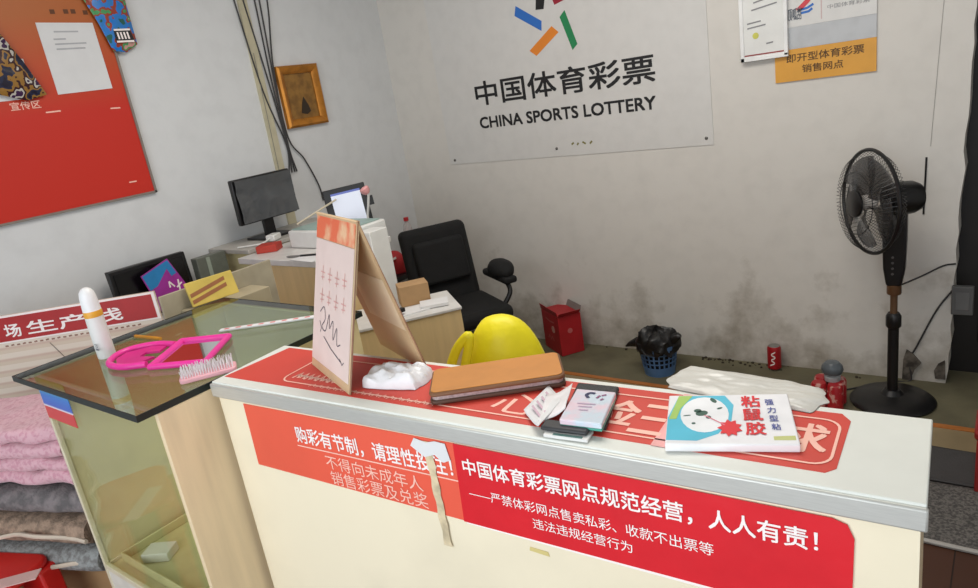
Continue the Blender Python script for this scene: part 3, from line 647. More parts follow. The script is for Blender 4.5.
# glue board pack
gp = thing('glue_trap_pack', (-.33, .94, CT), 'white and blue mouse glue pack lying on the right of the counter', 'package')
gu = V((.171, .064, 0)).normalized(); ga = V((-.389, .836, CT+.001)); gv = V((-gu.y, gu.x, 0)); gv = (V((-.27, 1.041, 0))-V((-.218, .897, 0))).normalized()
GW_, GH_, GT_ = .183, .158, .013
MB().ob(ga, gu*GW_, gv*GH_, (0, 0, GT_)).build('carton', mat('glossy_white_card', (240, 240, 242), .25), gp, bevel=.002)
G0 = ga+ZA*(GT_+.0001)
BLU = mat('sky_blue_print', (92, 196, 222), .3); CRM = mat('crimson_print', (222, 44, 52), .4)
def gprism(nm, poly, mm, t=.0004, off=0): return MB().prism(poly, G0+ZA*off, gu, gv, t).build(nm, mm, gp)
gprism('blue_panel', [(.001, .012), (.001, .08), (.016, .153), (.088, .153), (.10, .12), (.095, .07), (.075, .03), (.045, .010)], BLU)
gprism('green_corner', [(.003, .075), (.016, .153), (.038, .153), (.02, .11), (.014, .075)], mat('lime_print', (168, 204, 104), .4), .0004, .0004)
el = [(.056+.036*math.cos(a*PI/12), .090+.057*math.sin(a*PI/12)) for a in range(24)]
gprism('white_disc', el, mat('disc_white', (244, 246, 248), .3), .0004, .0005)
gprism('starburst', [(.092+(.018 if i % 2 else .012)*math.cos(i*PI/9), .046+(.026 if i % 2 else .018)*math.sin(i*PI/9)) for i in range(18)], CRM, .0004, .0009)
GRN = mat('dark_green_ink', (54, 92, 78), .5)
for cx, cy, rx, ry, an in ((.052, .092, .010, .008, .6), (.046, .100, .006, .006, 0), (.070, .135, .004, .009, .4), (.062, .079, .004, .005, 0), (.04, .06, .003, .003, 0), (.079, .108, .005, .0025, .6), (.03, .085, .006, .0015, .2)):
    gprism('insect_mark', [(cx+rx*math.cos(t*PI/5)*math.cos(an)-ry*math.sin(t*PI/5)*math.sin(an), cy+rx*math.cos(t*PI/5)*math.sin(an)+ry*math.sin(t*PI/5)*math.cos(an)) for t in range(10)], GRN, .0003, .0010)
strokes('red_tail', [[(.056, .085), (.072, .068), (.085, .054)]], G0, gu, gv, .0012, mat('pink_ink', (226, 130, 150), .5), gp, off=.0014)
for i, ch in enumerate('粘鼠胶'):
    text('lettering', ch, G0+gu*(.112+.001*i)+gv*(.112-.043*i), gu, gv, .027, .037, CRM, gp, bold=.02, off=.0008)
for i, ch in enumerate('强力型粘'):
    text('lettering', ch, G0+gu*(.147+.001*i)+gv*(.118-.026*i), gu, gv, .012, .018, mat('blue_ink', (76, 88, 160), .5), gp, bold=.01, off=.0008)
gprism('gold_strip', [(.150, .012), (.179, .012), (.179, .024), (.150, .022)], mat('olive_gold_print', (196, 200, 130), .4))
o = crumple('plastic_bag', (-.345, 1.070, CT+.001), .27, .10, .016, mat('translucent_white_film', (206, 204, 196), .3, var=.06, bump=.25, bscale=30), 8, -.08, 30, .5)
tag(o, 'white plastic bag spread flat behind the mouse glue pack', 'bag')

# ------------------------------------------------------------------ yellow bag on the inner worktop
def dome(name, c, rx, ry, z0, zt, m, seed, ang, n=28):
    c = V((c[0], c[1], 0)); e = V((math.cos(ang), math.sin(ang), 0)); q = V((-e.y, e.x, 0))
    def fn(u, v):
        a = 2*PI*u; ph = v*PI/2
        k = 1+.10*noise.noise(V((math.cos(a)*1.8+seed, math.sin(a)*1.8, v*2.2)))
        rr = (math.cos(ph)**.75 if ph < PI/2-.001 else .001)*(.86+.14*math.sin(min(1, v*3)*PI/2))*k
        return c+e*rx*rr*math.cos(a)+q*ry*rr*math.sin(a)+ZA*(z0+(zt-z0)*math.sin(ph))
    return MB().grid(fn, n, 16, closed_u=True).build(name, m, None if not isinstance(name, tuple) else None, smooth=True, angle=80)
YEL = mat('yellow_plastic_film', (236, 222, 20), .5, var=.1, scale=7, bump=.5, bscale=16)
yb = dome('yellow_bag', (-.985, 1.25), .125, .09, .726, 1.068, YEL, 4, .35)
tag(yb, 'bright yellow plastic carrier bag standing behind the counter', 'bag')
hx = V((math.cos(.35), math.sin(.35), 0)); hy = V((-hx.y, hx.x, 0)); yc = V((-.99, 1.25, 0))
hp = [yc+hx*x+hy*(-.085)+ZA*z_ for x, z_ in ((-.14, .78), (-.135, .88), (-.115, .95), (-.085, 1.015), (-.05, 1.05), (-.05, 1.03), (-.07, .97), (-.085, .88), (-.085, .80))]
b = MB(); b.tube(spline(hp, 5), .012, 8); b.build('handle', YEL, yb, smooth=True, angle=70)

# ------------------------------------------------------------------ operator side: cabinets, machines, chair
LAM = mat('yellow_maple_laminate', (226, 198, 146), .5, var=.07, scale=5, stretch=(6, 6, .6))
TWHT = mat('worn_white_top', (216, 214, 210), .4)
tc_ = thing('tall_cabinet', (-2.6, 2.15, 0), 'tall maple cabinet with white top under the white machine', 'cabinet')
MB().box(-2.84, 1.83, 0, -2.34, 2.23, .972).build('body', LAM, tc_)
MB().box(-2.935, 1.812, .972, -2.33, 2.243, 1.0).build('cabinet_top', TWHT, tc_, bevel=.003)
wc = thing('side_cabinet', (-3.1, 2.2, 0), 'narrow cream cabinet against the left wall under the small monitor', 'cabinet')
MB().box(-3.275, 1.93, 0, -2.95, 2.55, 1.0).build('body', mat('cream_beige_laminate', (214, 200, 150), .5), wc)
MB().box(-3.285, 1.88, 1.0, -2.94, 2.56, 1.022).build('cabinet_top', mat('grey_worn_top', (176, 172, 164), .5), wc, bevel=.003)
mn = thing('small_monitor', (-3.1, 2.14, 1.023), 'small black monitor wrapped in plastic film on the side cabinet', 'monitor')
FILM = mat('grey_plastic_film_over_screen', (84, 86, 88), .12, var=.1, scale=6, bump=.5, bscale=7)
MB().box(-3.10, 1.965, 1.118, -3.07, 2.32, 1.346).build('screen_body', BLACK, mn, bevel=.006)
MB().grid(lambda u, v: V((-3.055+.013*noise.noise(V((u*2.6, v*2.2, 7)))-.006*abs(noise.noise(V((u*6, v*5, 3)))), 1.975+.34*u, 1.125+.215*v)), 24, 18).build('plastic_film', FILM, mn, smooth=True, angle=80)
b = MB().box(-3.11, 2.11, 1.03, -3.09, 2.17, 1.16); b.build('neck', BLACK, mn)
MB().box(-3.19, 2.05, 1.0225, -3.02, 2.23, 1.034).build('base', BLACK, mn, bevel=.004)
# cluttered bits between the monitor and the white machine
ad = thing('cable_adapter', (-2.97, 2.06, 1.0235), 'white power adapter on the grey top below the small monitor', 'adapter')
MB().rbox((-2.97, 2.06), .05, .07, 1.0235, 1.056, .4).build('plug_body', WHITE, ad, bevel=.006)
b = MB(); b.tube(spline([(-2.96, 2.03, 1.04), (-2.95, 1.97, 1.03), (-3.0, 1.93, 1.028), (-3.05, 1.90, 1.027)]), .004, 6); b.build('lead', WHITE, ad, smooth=True)
b = MB().rbox((-3.00, 2.40), .22, .09, 1.0235, 1.04, 1.2)
kb_ = b.build('keyboard', mat('grey_beige_plastic', (190, 188, 182), .5), bevel=.004); tag(kb_, 'grey keyboard lying in front of the small monitor', 'keyboard')
b = MB().box(-2.935+.0, 1.96, .90, -2.925, 2.0, .99)
o = MB().rbox((-2.865, 1.95), .10, .09, 1.001, 1.035, .6).build('red_box', mat('dull_red_card', (186, 56, 40), .5), bevel=.002); tag(o, 'small red box lying on the white cabinet top below the monitor', 'box')
wm = thing('ticket_machine', (-2.5, 2.14, 1.001), 'white ticket printing machine on the tall cabinet behind the tent card', 'machine')
MB().box(-2.765, 2.0, 1.001, -2.34, 2.24, 1.085).build('housing', WHITE, wm, bevel=.008)
MB().box(-2.75, 2.015, 1.085, -2.36, 2.225, 1.091).build('lid', mat('sea_green_plastic', (150, 176, 170), .4), wm, bevel=.003)['label'] = 'pale sea green lid'
b = MB(); b.tube(spline([(-2.80, 2.08, 1.01), (-2.815, 1.99, 1.012), (-2.81, 1.90, 1.008), (-2.86, 1.84, 1.004)]), .003, 6)
pn = thing('ballpoint_pen', (-2.55, 1.87, 1.001), 'black and clear ballpoint lying on the front of the white cabinet top', 'pen')
a = V((-2.60, 1.845, 1.006)); c = V((-2.42, 1.905, 1.006)); t_ = (c-a).normalized()
MB().tube([a, a+t_*.012, a+t_*.075], [.002, .005, .005], 10).build('grip', mat('smoky_plastic', (120, 118, 116), .3), pn, smooth=True)
MB().tube([a+t_*.075, a+t_*.19], .0055, 10).build('barrel', BLACK, pn, smooth=True)
o = MB().rbox((-2.45, 1.85), .17, .09, 1.001, 1.003, -.1).build('loose_paper', PAPER); tag(o, 'loose white paper at the front edge of the cabinet top', 'paper')
ts_ = thing('screen_stand', (-2.73, 2.33, 0), 'narrow white topped stand carrying the tilted touch screen behind the ticket machine', 'stand')
MB().box(-2.89, 2.25, 0, -2.57, 2.415, .975).build('body', LAM, ts_)
MB().box(-2.895, 2.246, .975, -2.56, 2.42, 1.0).build('stand_top', TWHT, ts_, bevel=.003)
# tilted terminal screen
tm = thing('touch_terminal', (-2.74, 2.40, 1.001), 'black framed touch screen with white page lit, tilted on the cabinet', 'screen')
P1 = V((-2.826, 2.305, 1.214)); P2 = V((-2.672, 2.457, 1.229)); P4 = V((-2.79, 2.275, 1.005)); su = (P2-P1); sv = (P4-P1); sv = sv - su.normalized()*sv.dot(su.normalized())
sn = su.cross(-sv).normalized()
MB().ob(P1, su, sv, -sn*.025).build('bezel', BLACK, tm, bevel=.004)
m, N, L, B = new_mat('lit_screen_page'); B.inputs['Base Color'].default_value = lin((214, 220, 232)); B.inputs['Emission Color'].default_value = lin((206, 212, 232)); B.inputs['Emission Strength'].default_value = .25; B.inputs['Roughness'].default_value = .3
scn = MB().ob(P1+su*.17+sv*.17+sn*.0006, su*.70, sv*.78, sn*.0006).build('display', m, tm)
m2, N, L, B = new_mat('lit_title_bar'); B.inputs['Base Color'].default_value = lin((90, 104, 170)); B.inputs['Emission Color'].default_value = lin((90, 104, 170)); B.inputs['Emission Strength'].default_value = .4
MB().ob(P1+su*.17+sv*.12+sn*.0006, su*.70, sv*.05, sn*.0007).build('title_bar', m2, scn)
mc_ = (P1+P2)/2+sv*.6-sn*.03
b = MB(); b.tube([mc_, mc_-ZA*.05+sn*.01, V((-2.735, 2.325, 1.012))], .014, 8); b.build('stand', BLACK, tm)
MB().rbox((-2.735, 2.325), .12, .10, 1.0005, 1.016, .78).build('base', BLACK, tm, bevel=.004)
b = MB().ob(P2+su*.0+sv*.35, su*.12, sv*.22, -sn*.02); b.build('card_slot', BLACK, tm)
for (a, c, why) in (((-2.81, 2.2, 1.04), (-2.72, 2.33, 1.16), 'left'), ((-2.655, 2.44, 1.14), (-2.61, 2.43, 1.20), 'right')):
    pass
sy_ = thing('stylus', (-2.76, 2.22, 1.002), 'long pale stick leaning against the left of the touch screen', 'stick')
MB().tube([(-2.80, 2.09, 1.096), (-2.735, 2.31, 1.17)], .005, 8).build('rod', mat('pale_wood_stick', (206, 194, 170), .6), sy_, smooth=True)
fl = thing('desk_lamp', (-2.585, 2.355, 1.001), 'small pink clip lamp with white arm beside the touch screen', 'lamp')
MB().lathe([(.028, 0), (.028, .01), (.01, .016)], (-2.585, 2.355, 1.001), n=16).build('base', WHITE, fl, smooth=True)
MB().tube(spline([(-2.585, 2.355, 1.01), (-2.58, 2.355, 1.07), (-2.555, 2.352, 1.13), (-2.535, 2.35, 1.19)]), .006, 8).build('arm', WHITE, fl, smooth=True)
MB().lathe([(.012, 0), (.022, .012), (.025, .028), (.02, .036), (0, .04)], (-2.54, 2.348, 1.185), (-.3, -.3, .85), 16).build('lamp_head', mat('pink_plastic', (226, 160, 160), .5), fl, smooth=True)
# white printer tower and papers on lower desk
wp = thing('white_cabinet', (-2.28, 2.085, 0), 'tall slim white cabinet standing just behind the right leaf of the tent card', 'cabinet')
MB().box(-2.322, 2.03, 0, -2.236, 2.14, 1.07).build('body', WHITE, wp, bevel=.003)
b = MB().box(-2.31, 2.027, .86, -2.25, 2.03, .96); b.build('grey_panel', mat('grey_panel', (150, 150, 150), .5), wp)
b = MB(); b.tube([(-2.275, 2.024, 1.0), (-2.268, 2.024, .96), (-2.255, 2.024, .93)], .004, 6); b.build('latch', BLACK, wp)
la = math.radians(52)
lc = thing('low_cabinet', (-1.99, 1.98, 0), 'low maple cabinet with white papers on top seen beside the tent card', 'cabinet')
le = V((math.cos(la), math.sin(la), 0)); lnn = V((-le.y, le.x, 0)); lo = V((-1.81, 2.055, 0))
MB().ob(lo-le*.47, le*.47, lnn*.28, (0, 0, .738)).build('body', LAM, lc)
MB().ob(lo-le*.475-lnn*.006+ZA*.738, le*.48, lnn*.29, (0, 0, .012)).build('cabinet_top', TWHT, lc, bevel=.002)
for i, (du, dv_, a_, ww, hh, zz, lab) in enumerate(((.20, .085, .2, .15, .09, .002, 'lower white paper on the low cabinet top'), (.09, .10, -.15, .12, .09, .012, 'upper white folded paper at the right end of the low cabinet top'))):
    p = lo-le*du+lnn*dv_
    o = MB().rbox((p.x, p.y), ww, hh, .7505+(0 if i == 0 else .003), .7535+zz, la+a_).build('loose_paper', PAPER); tag(o, lab, 'paper', 'papers on the low cabinet')
for du, dv_, lab in ((.33, .06, 'small black clip lying left on the low cabinet papers'), (.24, .05, 'small black clip lying in the middle of the low cabinet papers')):
    p = lo-le*du+lnn*dv_; o = MB().rbox((p.x, p.y), .035, .022, .7665 if du < .3 else .7512, .785 if du < .3 else .772, la+.4).build('bulldog_clip', BLACK, bevel=.004); tag(o, lab, 'clip', 'black clips on the low cabinet')
o = MB().rbox((-2.07, 2.06), .13, .09, .7505, .84, la).build('cardboard_box', CARD, bevel=.003); tag(o, 'brown cardboard box on the back of the low cabinet, before the black chair', 'box')
# office chair
oc = thing('office_chair', (-2.38, 2.72, 0), 'black office chair with padded back turned toward the counter', 'chair')
fw = V((.866, -.5, 0)); lf = V((.5, .866, 0)); bc = V((-2.62, 2.86, 0)); ss = bc+fw*.26
def pad(c, ex, ey, ez, m, nm, r, sub=2):
    b = MB().ob(c-ex/2-ey/2-ez/2, ex, ey, ez)
    return b.build(nm, m, oc, bevel=r, seg=4)
pad(bc+ZA*.66, lf*.40, (fw*.08), (ZA*.46-fw*.10), DARK, 'backrest', .035)
pad(bc+ZA*.70+fw*.05, lf*.30, (fw*.05), (ZA*.24-fw*.05), DARK, 'lumbar_pad', .022)
pad(ss+ZA*.435, lf*.44, fw*.44, ZA*.085, DARK, 'seat', .035)
MB().lathe([(.03, .06), (.03, .22), (.022, .22), (.022, .41)], ss, n=14).build('gas_post', BLACK, oc, smooth=True)
for i in range(5):
    a = 2*PI*i/5+.3; d_ = V((math.cos(a), math.sin(a), 0))
    q = MB(); q.tube([ss+ZA*.09, ss+d_*.15+ZA*.08, ss+d_*.27+ZA*.06], [.022, .018, .012], 8); lg = q.build('leg', BLACK, oc, smooth=True)
    q = MB(); q.lathe([(.024, -.012), (.026, 0), (.024, .012)], ss+d_*.27+ZA*.0265, V((-d_.y, d_.x, 0)), 14); q.build('castor', BLACK, lg, smooth=True)
for s_ in (1, -1):
    p = bc+lf*.27*s_
    q = MB(); q.tube(spline([p+fw*.33+ZA*.42-lf*.06*s_, p+fw*.33+ZA*.50, p+fw*.30+ZA*.56]), .014, 8); ar = q.build('arm_post', BLACK, oc, smooth=True)
    q = MB().ob(p+fw*.05-lf*.04+ZA*.555, lf*.08, fw*.32, ZA*.04); q.build('armrest', DARK, ar, bevel=.016, seg=3)
# jacket-like dark bag hung at the chair back
jb = dome('shoulder_bag', (-2.27, 2.97), 0.12, .07, .597, .675, DARK, 2, -.52)
tag(jb, 'black soft bag slumped over the chair armrest', 'bag')
# red cloth cap and water bottle behind the chair
o = dome('cloth_hat', (-3.0, 2.88), .08, .06, .6005, .735, mat('red_fabric', (176, 36, 40), .7), 6, .2); tag(o, 'red cloth hat between the slim white cabinet and the black chair', 'hat')
b = MB(); b.ob((-2.985, 2.815, .68), (.05, .02, .02), (-.004, .004, 0), (0, 0, .012)); b.build('white_stripe', INKW, o)
rk = thing('corner_rack', (-3.0, 2.95, 0), 'low dark rack in the wall corner holding the bottle', 'rack')
MB().box(-3.27, 2.60, .57, -2.90, 3.3, .60).build('shelf', BLACK, rk)
for x, y in ((-3.25, 2.61), (-2.94, 2.61), (-3.25, 3.26), (-2.94, 3.26)): MB().box(x, y, 0, x+.03, y+.03, .57).build('leg', BLACK, rk)
wb = thing('water_bottle', (-3.055, 3.1, .601), 'clear bottle with a red cap standing behind the chair', 'bottle')
MB().lathe([(.0, 0), (.028, 0), (.03, .01), (.03, .20), (.022, .245), (.012, .262), (.012, .268)], wb.location, n=18).build('body', mat('hazy_clear_plastic', (206, 196, 194), .2, alpha=.45), wb, smooth=True)
MB().lathe([(.016, .268), (.016, .29), (0, .291)], wb.location, n=16).build('cap', mat('cap_red', (190, 40, 46), .4), wb, smooth=True)

# ------------------------------------------------------------------ left rear: wall cabinet, screen, magazine, boards
wl_ = thing('wall_cabinet', (-3.1, 1.6, 0), 'low cream cabinet along left wall carrying the dark flat screen', 'cabinet')
MB().box(-3.27, 1.30, 0, -2.92, 1.87, .80).build('body', LAM, wl_); MB().box(-3.275, 1.29, .80, -2.91, 1.875, .82).build('cabinet_top', TWHT, wl_, bevel=.003)
fs_ = thing('flat_screen', (-3.15, 1.5, .82), 'dark flat screen leaning at the left wall behind the magazine', 'screen')
b = MB().ob((-3.19, 1.325, .821), (.03, 0, 0), (0, .37, -.004), (-.02, 0, .248)); b.build('bezel', BLACK, fs_, bevel=.004)
b = MB().ob((-3.1585, 1.345, .845), (.001, 0, 0), (0, .33, -.004), (-.016, 0, .205)); b.build('panel', mat('screen_black', (10, 10, 12), .25), fs_)
mg = thing('magazine', (-3.11, 1.53, .82), 'blue and magenta magazine leaning against the dark flat screen', 'magazine')
a = V((-3.115, 1.455, .905)); ey = V((0, .155, .05)); ez = V((-.03, -.03, .075))
a = V((-3.10, 1.46, .826)); ey = V((0, .17, -.035)); ez = V((-.035, -.01, .20))
ey = V((0, .17, -.02)); ez = V((-.03, .0, .19)); sh_ = V((0, .10, .0))
pg = [V((-3.10, 1.475, .822)), V((-3.10, 1.66, .822)), V((-3.125, 1.575, 1.064)), V((-3.125, 1.435, 1.02))]
nn_ = V((.004, 0, 0))
b = MB(); b.add(pg+[p+nn_ for p in pg], [(3, 2, 1, 0), (4, 5, 6, 7), (0, 1, 5, 4), (1, 2, 6, 5), (2, 3, 7, 6), (3, 0, 4, 7)])
b.build('cover', mat('magenta_print', (160, 46, 150), .35), mg)
lp = lambda s_, t_: (pg[0].lerp(pg[1], s_)).lerp(pg[3].lerp(pg[2], s_), t_)+nn_+V((.0006, 0, 0))
b = MB(); b.add([lp(.03, .62), lp(.97, .70), lp(.97, .98), lp(.03, .98)], [(0, 1, 2, 3)]); b.build('blue_band', mat('cyan_print', (40, 130, 190), .35), mg)
b = MB()
for s0, t0, s1, t1 in ((.55, .5, .62, .62), (.62, .62, .68, .48), (.72, .45, .92, .5), (.7, .3, .88, .58)):
    p, q = lp(s0, t0), lp(s1, t1); b.tube([p, q], .004, 5)
b.build('white_marks', INKW, mg)
o = MB().ob((-3.17, 1.71, .821), (.05, 0, 0), (0, .16, -.0), (-.0, 0, .20)).build('grey_box', mat('grey_green_card', (104, 108, 98), .5, var=.15), bevel=.003); tag(o, 'grey green box standing by left wall between screen and cabinet', 'box')
b = MB().ob((-3.119, 1.76, .83), (.0008, 0, 0), (0, .02, 0), (0, 0, .185)); b.build('pale_stripe', mat('pale_green_stripe', (150, 160, 146), .5), o)
# grey board and yellow pack behind the glass
GRB = mat('mottled_grey_board', (176, 166, 142), .7, var=.15, scale=8)
gb = MB().ob((-2.32, 1.10, 0), (.012, 0, 0), (0, .46, 0), (0, 0, 1.085)).build('standing_board', GRB, bevel=.002); tag(gb, 'mottled grey board standing upright behind the display case', 'board')
yp = thing('yellow_packet', (-2.27, 1.30, 1.0), 'yellow packet with brown stripes leaning on the grey board behind glass', 'packet')
ya = V((-2.262, 1.185, 1.022)); yu = V((.0, .185, -.005)); yv = V((-.02, -.0, .085))
MB().ob(ya, yu, yv, V((-.010, 0, -.002))).build('packet_body', mat('yellow_packet_print', (214, 188, 92), .5, var=.1), yp, bevel=.002)
ypn = yu.cross(yv).normalized()
if ypn.x < 0: ypn = -ypn
for t0, c in ((.28, (156, 100, 62)), (.55, (150, 96, 66))):
    b = MB(); b.add([ya+ypn*.001+yu*.02+yv*(t0-.18), ya+ypn*.001+yu*.80+yv*(t0+.14), ya+ypn*.001+yu*.80+yv*(t0+.30), ya+ypn*.001+yu*.02+yv*(t0-.02)], [(0, 1, 2, 3)]); b.build('brown_stripe', mat('packet_brown', c, .6), yp)
sh2 = MB().box(-2.31, 1.262, .99, -2.18, 1.40, 1.005)
b = MB().box(-2.305, 1.16, 0, -2.19, 1.45, 1.018); tag(b.build('carton_stack', mat('grey_carton', (172, 160, 132), .75), bevel=.003), 'greyish carton standing behind the display case under the yellow packet', 'box')
# red headed board
hbA = V((-3.13, .742, 0)); hbB = V((-2.565, 1.208, 0)); hbA = V((-3.15, .725, 0)); hu = (hbB-hbA).normalized(); hn = V((hu.y, -hu.x, 0)); HL = (hbB-hbA).length
pb = thing('printed_board', (hbA+hbB)/2, 'pale printed board with a red header leaning behind the display case', 'board')
hb = V((0, 0, 1)); 
m, N, L, B = new_mat('striped_pale_print'); B.inputs['Roughness'].default_value = .6
tcn = N.new('ShaderNodeTexCoord'); sx_ = N.new('ShaderNodeSeparateXYZ'); L.new(tcn.outputs['Object'], sx_.inputs[0])
mu = N.new('ShaderNodeMath'); mu.operation = 'MULTIPLY'; mu.inputs[1].default_value = 22; L.new(sx_.outputs['Z'], mu.inputs[0])
fr = N.new('ShaderNodeMath'); fr.operation = 'FRACT'; L.new(mu.outputs[0], fr.inputs[0])
rp = N.new('ShaderNodeValToRGB'); L.new(fr.outputs[0], rp.inputs[0]); e_ = rp.color_ramp.elements
e_[0].position = .25; e_[0].color = lin((214, 196, 176)); e_[1].position = .6; e_[1].color = lin((226, 212, 196)); x_ = e_.new(.45); x_.color = lin((206, 178, 162))
L.new(rp.outputs[0], B.inputs['Base Color'])
MB().ob(hbA+ZA*.30, hu*HL, -hn*.012, ZA*.756).build('board', m, pb)
hz0, hz1 = .956, 1.052
MB().ob(hbA+hn*.0+ZA*(hz0-.006), hu*HL, hn*.001, ZA*(hz1-hz0+.010)).build('white_border', INKW, pb)
rb = MB().ob(hbA+hu*.0+hn*.0012+ZA*hz0, hu*(HL-.012), hn*.001, ZA*(hz1-hz0-.004)).build('red_header', mat('deep_red_print', (176, 34, 36), .5), pb)
text('lettering', '场', hbA+hn*.0022+hu*.178+ZA*(hz0+.014), hu, ZA, .06, .05, INKW, rb, bold=.02)
text('lettering', '生产线', hbA+hn*.0022+hu*.262+ZA*(hz0+.014), hu, ZA, .36, .05, INKW, rb, bold=.02)
strokes('dotted_rows', [[(.16+.022*i, .938), (.172+.022*i, .938+.002*(i % 2))] for i in range(24)]+[[(.2+.07*i+.01*(i % 3), .80-.03*(i % 2)), (.212+.07*i, .795)] for i in range(6)]+[[(.21+.05*i, .72), (.222+.05*i, .722)] for i in range(5)], hbA+hn*.0004, hu, ZA, .003, mat('brown_speckle', (150, 112, 96), .7), pb)
strokes('seam', [[(.325, .925), (.36, .86), (.41, .76), (.43, .70)]], hbA+hn*.0006, hu, ZA, .0014, mat('seam_grey', (112, 98, 90), .7), pb)

# ------------------------------------------------------------------ folded bedding, red stool at the left
pa = math.radians(22); pe_ = V((math.cos(pa), math.sin(pa), 0)); pq = V((-pe_.y, pe_.x, 0)); pc = V((-2.505, .675, 0))
tag(MB().rbox((pc.x, pc.y+.03), .5, .22, 0, .355, pa).build('storage_crate', CARD, bevel=.004), 'brown storage carton under the folded rugs beside the display case', 'box')
def folded(name, z0, z1, L_, W_, layers, m, seed, du=0, dv_=0, tilt=0, wav=.012):
    """folded cloth: a serpentine section with a rounded front fold, extruded along the pile"""
    th = (z1-z0)/layers; sec = []; n_ = 7
    def halfloop(yc, zc, r, sgn):
        return [(yc+sgn*r*math.cos(a), zc+r*math.sin(a)) for a in [(-PI/2+PI*i/n_) for i in range(n_+1)]]
    b = MB()
    for k in range(layers):
        za, zb = z0+k*th, z0+(k+1)*th-.002; r = (zb-za)/2
        prof = halfloop(W_/2-r, (za+zb)/2, r, 1)+halfloop(-W_/2+r, (za+zb)/2, r, -1)[::-1]
        # densify straight runs
        P_ = []
        for i in range(len(prof)):
            a, c = prof[i], prof[(i+1) % len(prof)]; P_.append(a)
            if abs(a[0]-c[0]) > .1:
                for j in range(1, 8): P_.append((a[0]+(c[0]-a[0])*j/8, a[1]+(c[1]-a[1])*j/8))
        NP = len(P_); NL = 22; vs = []; fs = []
        for i in range(NL+1):
            s_ = i/NL
            for y, z_ in P_:
                q = pc+pe_*((s_-.5)*L_+du)+pq*(y+dv_+.02*noise.noise(V((s_*3, k*2.3, seed))))+ZA*(z_+tilt*(s_-.5))
                q += V((0, 0, 1))*wav*noise.noise(V((s_*5+seed, y*9, k*1.7)))*(.6 if k or z_ > za+.004 else 0)
                q += wob(q, 14, wav*.35, seed); vs.append(q)
        for i in range(NL):
            for j in range(NP): fs.append((i*NP+j, i*NP+(j+1) % NP, (i+1)*NP+(j+1) % NP, (i+1)*NP+j))
        fs += [tuple(range(NP)), tuple(NL*NP+j for j in range(NP))]
        b.add(vs, fs)
    return b.build(name, m, smooth=True, angle=60)
RUG1 = mat('grey_blue_rug_pile', (150, 152, 150), .95, rgb2=(118, 116, 114), scale=60, bump=.5, bscale=160)
RUG2 = mat('brown_grey_rug_pile', (168, 142, 122), .95, rgb2=(128, 108, 92), scale=40, bump=.5, bscale=160)
RUG3 = mat('mottled_grey_rug', (134, 126, 126), .95, rgb2=(100, 96, 96), scale=30, bump=.5, bscale=160)
PNK = mat('pink_patterned_blanket', (218, 172, 182), .9, rgb2=(204, 148, 162), scale=70, lo=.40, hi=.52, bump=.4, bscale=90, sheen=.3)
o = folded('folded_rug', .36, .44, .60, .34, 1, RUG1, 1, -.0, -.02, 0, .008); tag(o, 'blue grey folded rug at the bottom of the pile beside the display case', 'rug', 'rugs folded in the pile')
o = folded('folded_rug', .450, .535, .58, .33, 1, RUG2, 2, -.02, -.01, 0, .010); tag(o, 'brown grey rug with a pale rolled edge, second in the pile', 'rug', 'rugs folded in the pile')
o = folded('folded_rug', .545, .625, .58, .31, 1, RUG3, 3, -.01, 0, .0, .012); tag(o, 'mottled dark grey rug lying directly under the pink blanket', 'rug', 'rugs folded in the pile')
o = folded('folded_blanket', .640, .83, .56, .28, 4, PNK, 4, -.02, .0, .01, .022); tag(o, 'pink patterned blanket folded on top of the pile of rugs', 'blanket')
for rug_, zz, yy in ((0, .395, -.165), (1, .492, -.158)):
    r_ = [o_ for o_ in bpy.data.objects if o_.name.startswith('folded_rug')][rug_]
    b = MB(); b.tube([pc+pe_*(-.28+.56*k/16)+pq*(yy-.028+.01*math.sin(k*.9+rug_))+ZA*(zz+.012*math.sin(k*.55+rug_*2)) for k in range(17)], .007, 6)
    b.build('pale_edge', mat('pale_rug_binding', (206, 190, 172), .9), r_, smooth=True)
# red stool
SR = mat('red_stool_plastic', (214, 34, 30), .35, var=.05)
st = thing('plastic_stool', (-2.38, .44, 0), 'red plastic stool at the lower left beside the display case', 'stool')
sa = math.radians(22); e_s = V((math.cos(sa), math.sin(sa), 0)); n_s = V((-e_s.y, e_s.x, 0)); so = V((-2.43, .385, 0))
b = MB(); b.prism([(x-.165, y-.12) for x, y in rrect(.33, .24, .05, 6)], so+ZA*.405, e_s, n_s, .025); b.build('seat', SR, st, bevel=.010, seg=3)
for sx in (-1, 1):
    for sy in (-1, 1):
        t_ = so+e_s*.125*sx+n_s*.085*sy+ZA*.408; g_ = so+e_s*.15*sx+n_s*.085*sy+ZA*.0
        ex, ey = e_s*.04, n_s*.028
        vs = [g_-ex-ey, g_+ex-ey, g_+ex+ey, g_-ex+ey, t_-ex*1.2-ey*1.2, t_+ex*1.2-ey*1.2, t_+ex*1.2+ey*1.2, t_-ex*1.2+ey*1.2]
        b = MB(); b.add(vs, [(3, 2, 1, 0), (4, 5, 6, 7), (0, 1, 5, 4), (1, 2, 6, 5), (2, 3, 7, 6), (3, 0, 4, 7)]); b.build('leg', SR, st, bevel=.008)
b = MB().ob(so-e_s*.14-n_s*.128+ZA*.30, e_s*.28, n_s*.02, ZA*.07); b.ob(so-e_s*.14+n_s*.108+ZA*.30, e_s*.28, n_s*.02, ZA*.07); b.build('apron', SR, st, bevel=.006)
o = MB().rbox((-2.31, .41), .2, .05, .4305, .433, sa+.5).build('card_strip', mat('pinkish_card', (226, 186, 180), .6)); tag(o, 'pale pink card strip lying on the red stool', 'card')

